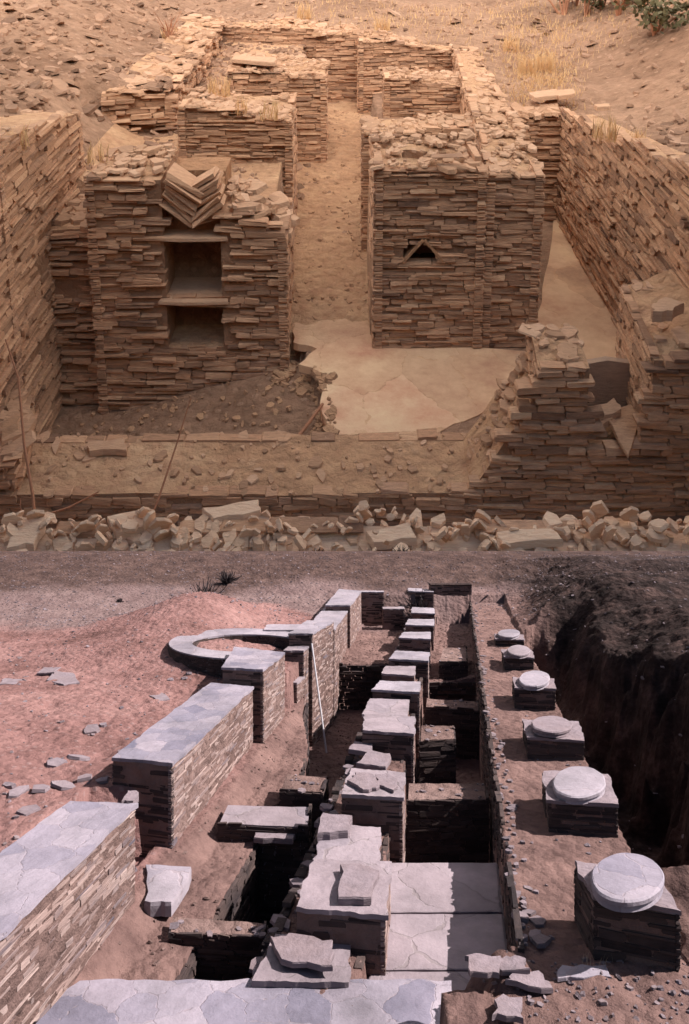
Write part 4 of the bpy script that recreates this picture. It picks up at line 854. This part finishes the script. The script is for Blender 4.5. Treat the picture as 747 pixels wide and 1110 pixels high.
# loose slabs
for i, (p, z, th, tl_, mat, lb) in enumerate((
    ([(366, 972), (403, 972), (410, 944), (392, 936), (371, 937)], .022, .02, (.0, .0), 'b_slab', 'broken grey slab on the nearest centre pillar'),
    ([(293, 1013), (306, 1040), (360, 1050), (361, 1022), (315, 1011)], -.058, .014, (.06, .0), 'b_slab', 'long pointed lilac slab on the low block at the foot of the nearest pillar'),
    ([(342, 903), (376, 900), (380, 884), (349, 881)], -.01, .03, (0, 0), 'b_slab', 'rounded pinkish slab at the left edge behind the nearest pillar'),
    ([(378, 846), (394, 856), (412, 852), (404, 838), (386, 837)], .034, .012, (0, 0), 'b_slab', 'left of the two round stones on the second centre pillar'),
    ([(410, 850), (428, 857), (431, 845), (422, 838), (408, 839)], .032, .010, (0, 0), 'b_slab', 'right of the two round stones on the second centre pillar'),
    ([(387, 827), (418, 831), (424, 817), (400, 813)], -.04, .02, (0, 0), 'b_slab', 'larger flat slab lying between second and third centre pillars'),
    ([(378, 812), (398, 815), (404, 806), (384, 803)], -.045, .02, (0, 0), 'b_slab', 'smaller flat slab lying between second and third centre pillars'),
    ([(50, 737), (70, 742), (86, 739), (80, 729), (58, 727)], .09, .02, (0, 0), 'b_slab', 'grey flat slab lying on the pink mound at left, largest of three'),
    ([(40, 729), (58, 730), (66, 724), (48, 722)], .095, .015, (0.1, 0), 'b_slab', 'pale slab behind the largest slab on the pink mound'),
    ([(0, 741), (22, 742), (26, 736), (4, 735)], .09, .015, (0, 0), 'b_slab', 'thin slab at the left edge on the pink mound'),
    ([(160, 752), (172, 760), (184, 757), (172, 748)], .08, .012, (0, 0), 'b_slab', 'small lilac slab on the pink ground left of the apse'),
    ([(507, 1052), (543, 1054), (541, 1036), (505, 1034)], .045, .012, (0, 0), 'b_slab', 'brownish squared slab at the tip of the right foreground mound'),
    ([(538, 1048), (572, 1052), (566, 1038), (542, 1034)], .035, .012, (0.1, 0), 'b_slab', 'bluish slab beside the brown one on the right foreground mound'),
    ([(548, 1066), (600, 1068), (586, 1050), (556, 1056)], .025, .012, (-.1, 0), 'b_slab', 'wide grey slab lowest in the stack on the foreground mound'),
    ([(535, 1098), (566, 1102), (568, 1082), (540, 1078)], .02, .012, (0, 0), 'b_slab', 'round-edged slab set in the foreground mound near the bottom'),
    ([(605, 1060), (665, 1057), (655, 1045), (607, 1046)], .012, .008, (0, 0), 'b_cope_fine', 'pale slab flush with the earth before the largest drum pillar'),
    ([(158, 978), (188, 978), (208, 940), (160, 936)], -.190, .045, (0, 0), 'b_cope_fine', 'smooth pale step slab at the foot of the long left wall'),
    ([(275, 908), (318, 909), (322, 897), (280, 895)], -.215, .02, (0, 0), 'b_slab', 'loose slab lying before the smooth cross wall in the left trench'),
    ([(446, 924), (492, 926), (500, 914), (480, 906), (450, 908)], -.36, .08, (0, 0), 'b_slab', 'rough boulder in the dark hole beyond the paving'),
    ([(132, 868), (138, 856), (150, 858), (146, 868)], .06, .03, (0, 0), 'b_slab', 'small pale stone wedged behind the nearest left wall'))):
    if 6 < i < 11:          # these lie on the open ground: take its height
        m_ = np.mean(p, 0); z = 0.
        for _ in range(30): z = .5*z+.5*(float(zB(*ub(m_[0], m_[1], z)))+.008)
        th = .012
    P = [ub(x, y, z) for x, y in p]
    c = np.mean(P, 0)
    if sum((P[k_][0]-c[0])*(P[(k_+1) % len(P)][1]-c[1])-(P[(k_+1) % len(P)][0]-c[0])*(P[k_][1]-c[1]) for k_ in range(len(P))) < 0: P = P[::-1]
    tag(plate('stone_slab', FB, P, z, th, mat, tiltf=(lambda x, y, c=c, tl_=tl_: tl_[0]*(x-c[0])+tl_[1]*(y-c[1])), seed=300+i, jit=.0065, n=4), lb, 'stone slab')
# slabs edging the mound by the left wall
g = random.Random(77)
for i in range(14):
    px, py = [(20, 845), (45, 842), (70, 838), (92, 830), (60, 815), (85, 808), (30, 862), (100, 780), (112, 775), (185, 733), (200, 732), (205, 728), (110, 832), (10, 838)][i]
    x, y = ub(px, py, .05); v, f = slabv(g, .05 if i < 8 else .03, .012); v = rot(v, g.uniform(0, 6), g.uniform(-.2, .3), g.uniform(-.3, .3)); mb = MB(); mb.add(FB(x+v[:, 0], y+v[:, 1], float(zB(x, y))+v[:, 2]+.006), f)
    tag(mb.build('flat_stone', 'b_slab'), 'flat stone half buried in the pink earth left of the wall', 'stone', 'flat stones on the pink mound')
# foreground mound at right
mbd = MB(); xsm = np.linspace(.20, .95, 90); ysm = np.linspace(1.30, 1.66, 60)
def zm(x, y): 
    e = smooth((x-.19)/.16+.15*fbm(x, y, 3, 45, 14))*smooth((1.66-y)/.14)
    return -.2+e*(.205+.03*np.exp(-(((x-.33)/.08)**2+((y-1.52)/.09)**2))*1.0+fbm(x, y, 5, 44, 9, .6)*.02)
gm = grid(FB, xsm, ysm, zm).build('earth_mound', 'b_earth', None, True); tag(gm, kind='structure')
mb = MB(); scatter(mb, FB, [(g.uniform(.3, .95), g.uniform(1.33, 1.62)) for _ in range(300)], lambda x, y: float(zm(x, y)), .007, .005, g, .5); tag(mb.build('mound_gravel', 'b_slab'), kind='stuff')
# ranging pole
pr_ = empty('ranging_pole', ray(354, 816, 4.31*3), 'thin white ranging pole leaning against the tall left wall end', 'pole')
p0, p1 = ray(354, 816, 4.35*3), ray(337.5, 694, 4.62*3)
for nm, a_, b_, mt in (('pole', 0, .97, 'b_white'), ('tip', .97, 1.02, 'b_stone')):
    mb = MB(); tube(mb, [p0+(p1-p0)*a_, p0+(p1-p0)*b_], .017, .017, 8); mb.build(nm, mt, pr_)
# scrub on the far slope
g = random.Random(12)
for (px, py, h, lb) in ((222, 640, .28, 'dead twiggy bush on the far slope above the apse'), (245, 634, .2, 'low dead bush right of the twiggy one on the far slope'), (345, 622, .15, 'small dark dead bush on the far slope, middle'), (455, 622, .28, 'dark dead bush on the far slope above the centre row'), (435, 612, .2, 'dead bush highest on the far slope near the middle'), (130, 652, .05, 'tiny bush on the pale far ground at left')):
    Y = None
    x, y = ub(px, py, .2)
    for _ in range(12): x, y = ub(px, py, float(max(zB(x, y), -1)))
    twigbush(FB, x, y, float(zB(x, y)), h, 60, g, 'b_twig', .028, lb, wide=1.8)
x, y = ub(548, 1040, .0); 
mb = MB()
for (px, py) in ((528+115, 1050), (690, 1030), (660, 1038)):
    x, y = ub(px, py, 0); tuft(FB, x, y, .0, .035, 16, g, 'grass_tuft', {643: 'wisp of dry straw at the foot of the largest drum pillar', 690: 'short straw wisp right under the largest drum pillar front', 660: 'straw wisp between the other two before the drum pillar'}[px], 'grass', 'b_straw', None, .8, .0007)

# ================================================================== unseen translucent sheet added to diffuse the sun over the upper dig
m, n, b = newmat('sun_diffuser'); n.nodes.remove(b); tr_ = nd(n, 'ShaderNodeBsdfTranslucent'); tr_.inputs[0].default_value = (.97, .96, .95, 1)
n.links.new(tr_.outputs[0], n.nodes['Material Output'].inputs[0]); M['sun_diffuser'] = m
cx_ = np.linspace(-220, 420, 50); cy_ = np.linspace(32.5, 330, 42); X, Y = np.meshgrid(cx_, cy_)
edge = smooth(np.minimum(np.minimum(X+220, 420-X)/60, np.minimum(Y-32.5, 330-Y)/14))
base_ = 3+.74*Y+38; up_ = base_+2+6*edge*(1+.6*fbm(X, Y, 3, 4, .03)); lo_ = base_-3*edge*(1+.6*fbm(X, Y, 3, 14, .03))
ny, nx = X.shape; mb = MB(); mb.add(np.concatenate([np.stack([X, Y, up_], -1).reshape(-1, 3), np.stack([X, Y, lo_], -1).reshape(-1, 3)]),
    [(j*nx+i, j*nx+i+1, (j+1)*nx+i+1, (j+1)*nx+i) for j in range(ny-1) for i in range(nx-1)]+[(nx*ny+j*nx+i, nx*ny+(j+1)*nx+i, nx*ny+(j+1)*nx+i+1, nx*ny+j*nx+i+1) for j in range(ny-1) for i in range(nx-1)])
tag(mb.build('sun_diffuser', 'sun_diffuser', None, True), kind='structure')
for o in bpy.data.objects:
    if '_w' in o: del o['_w']
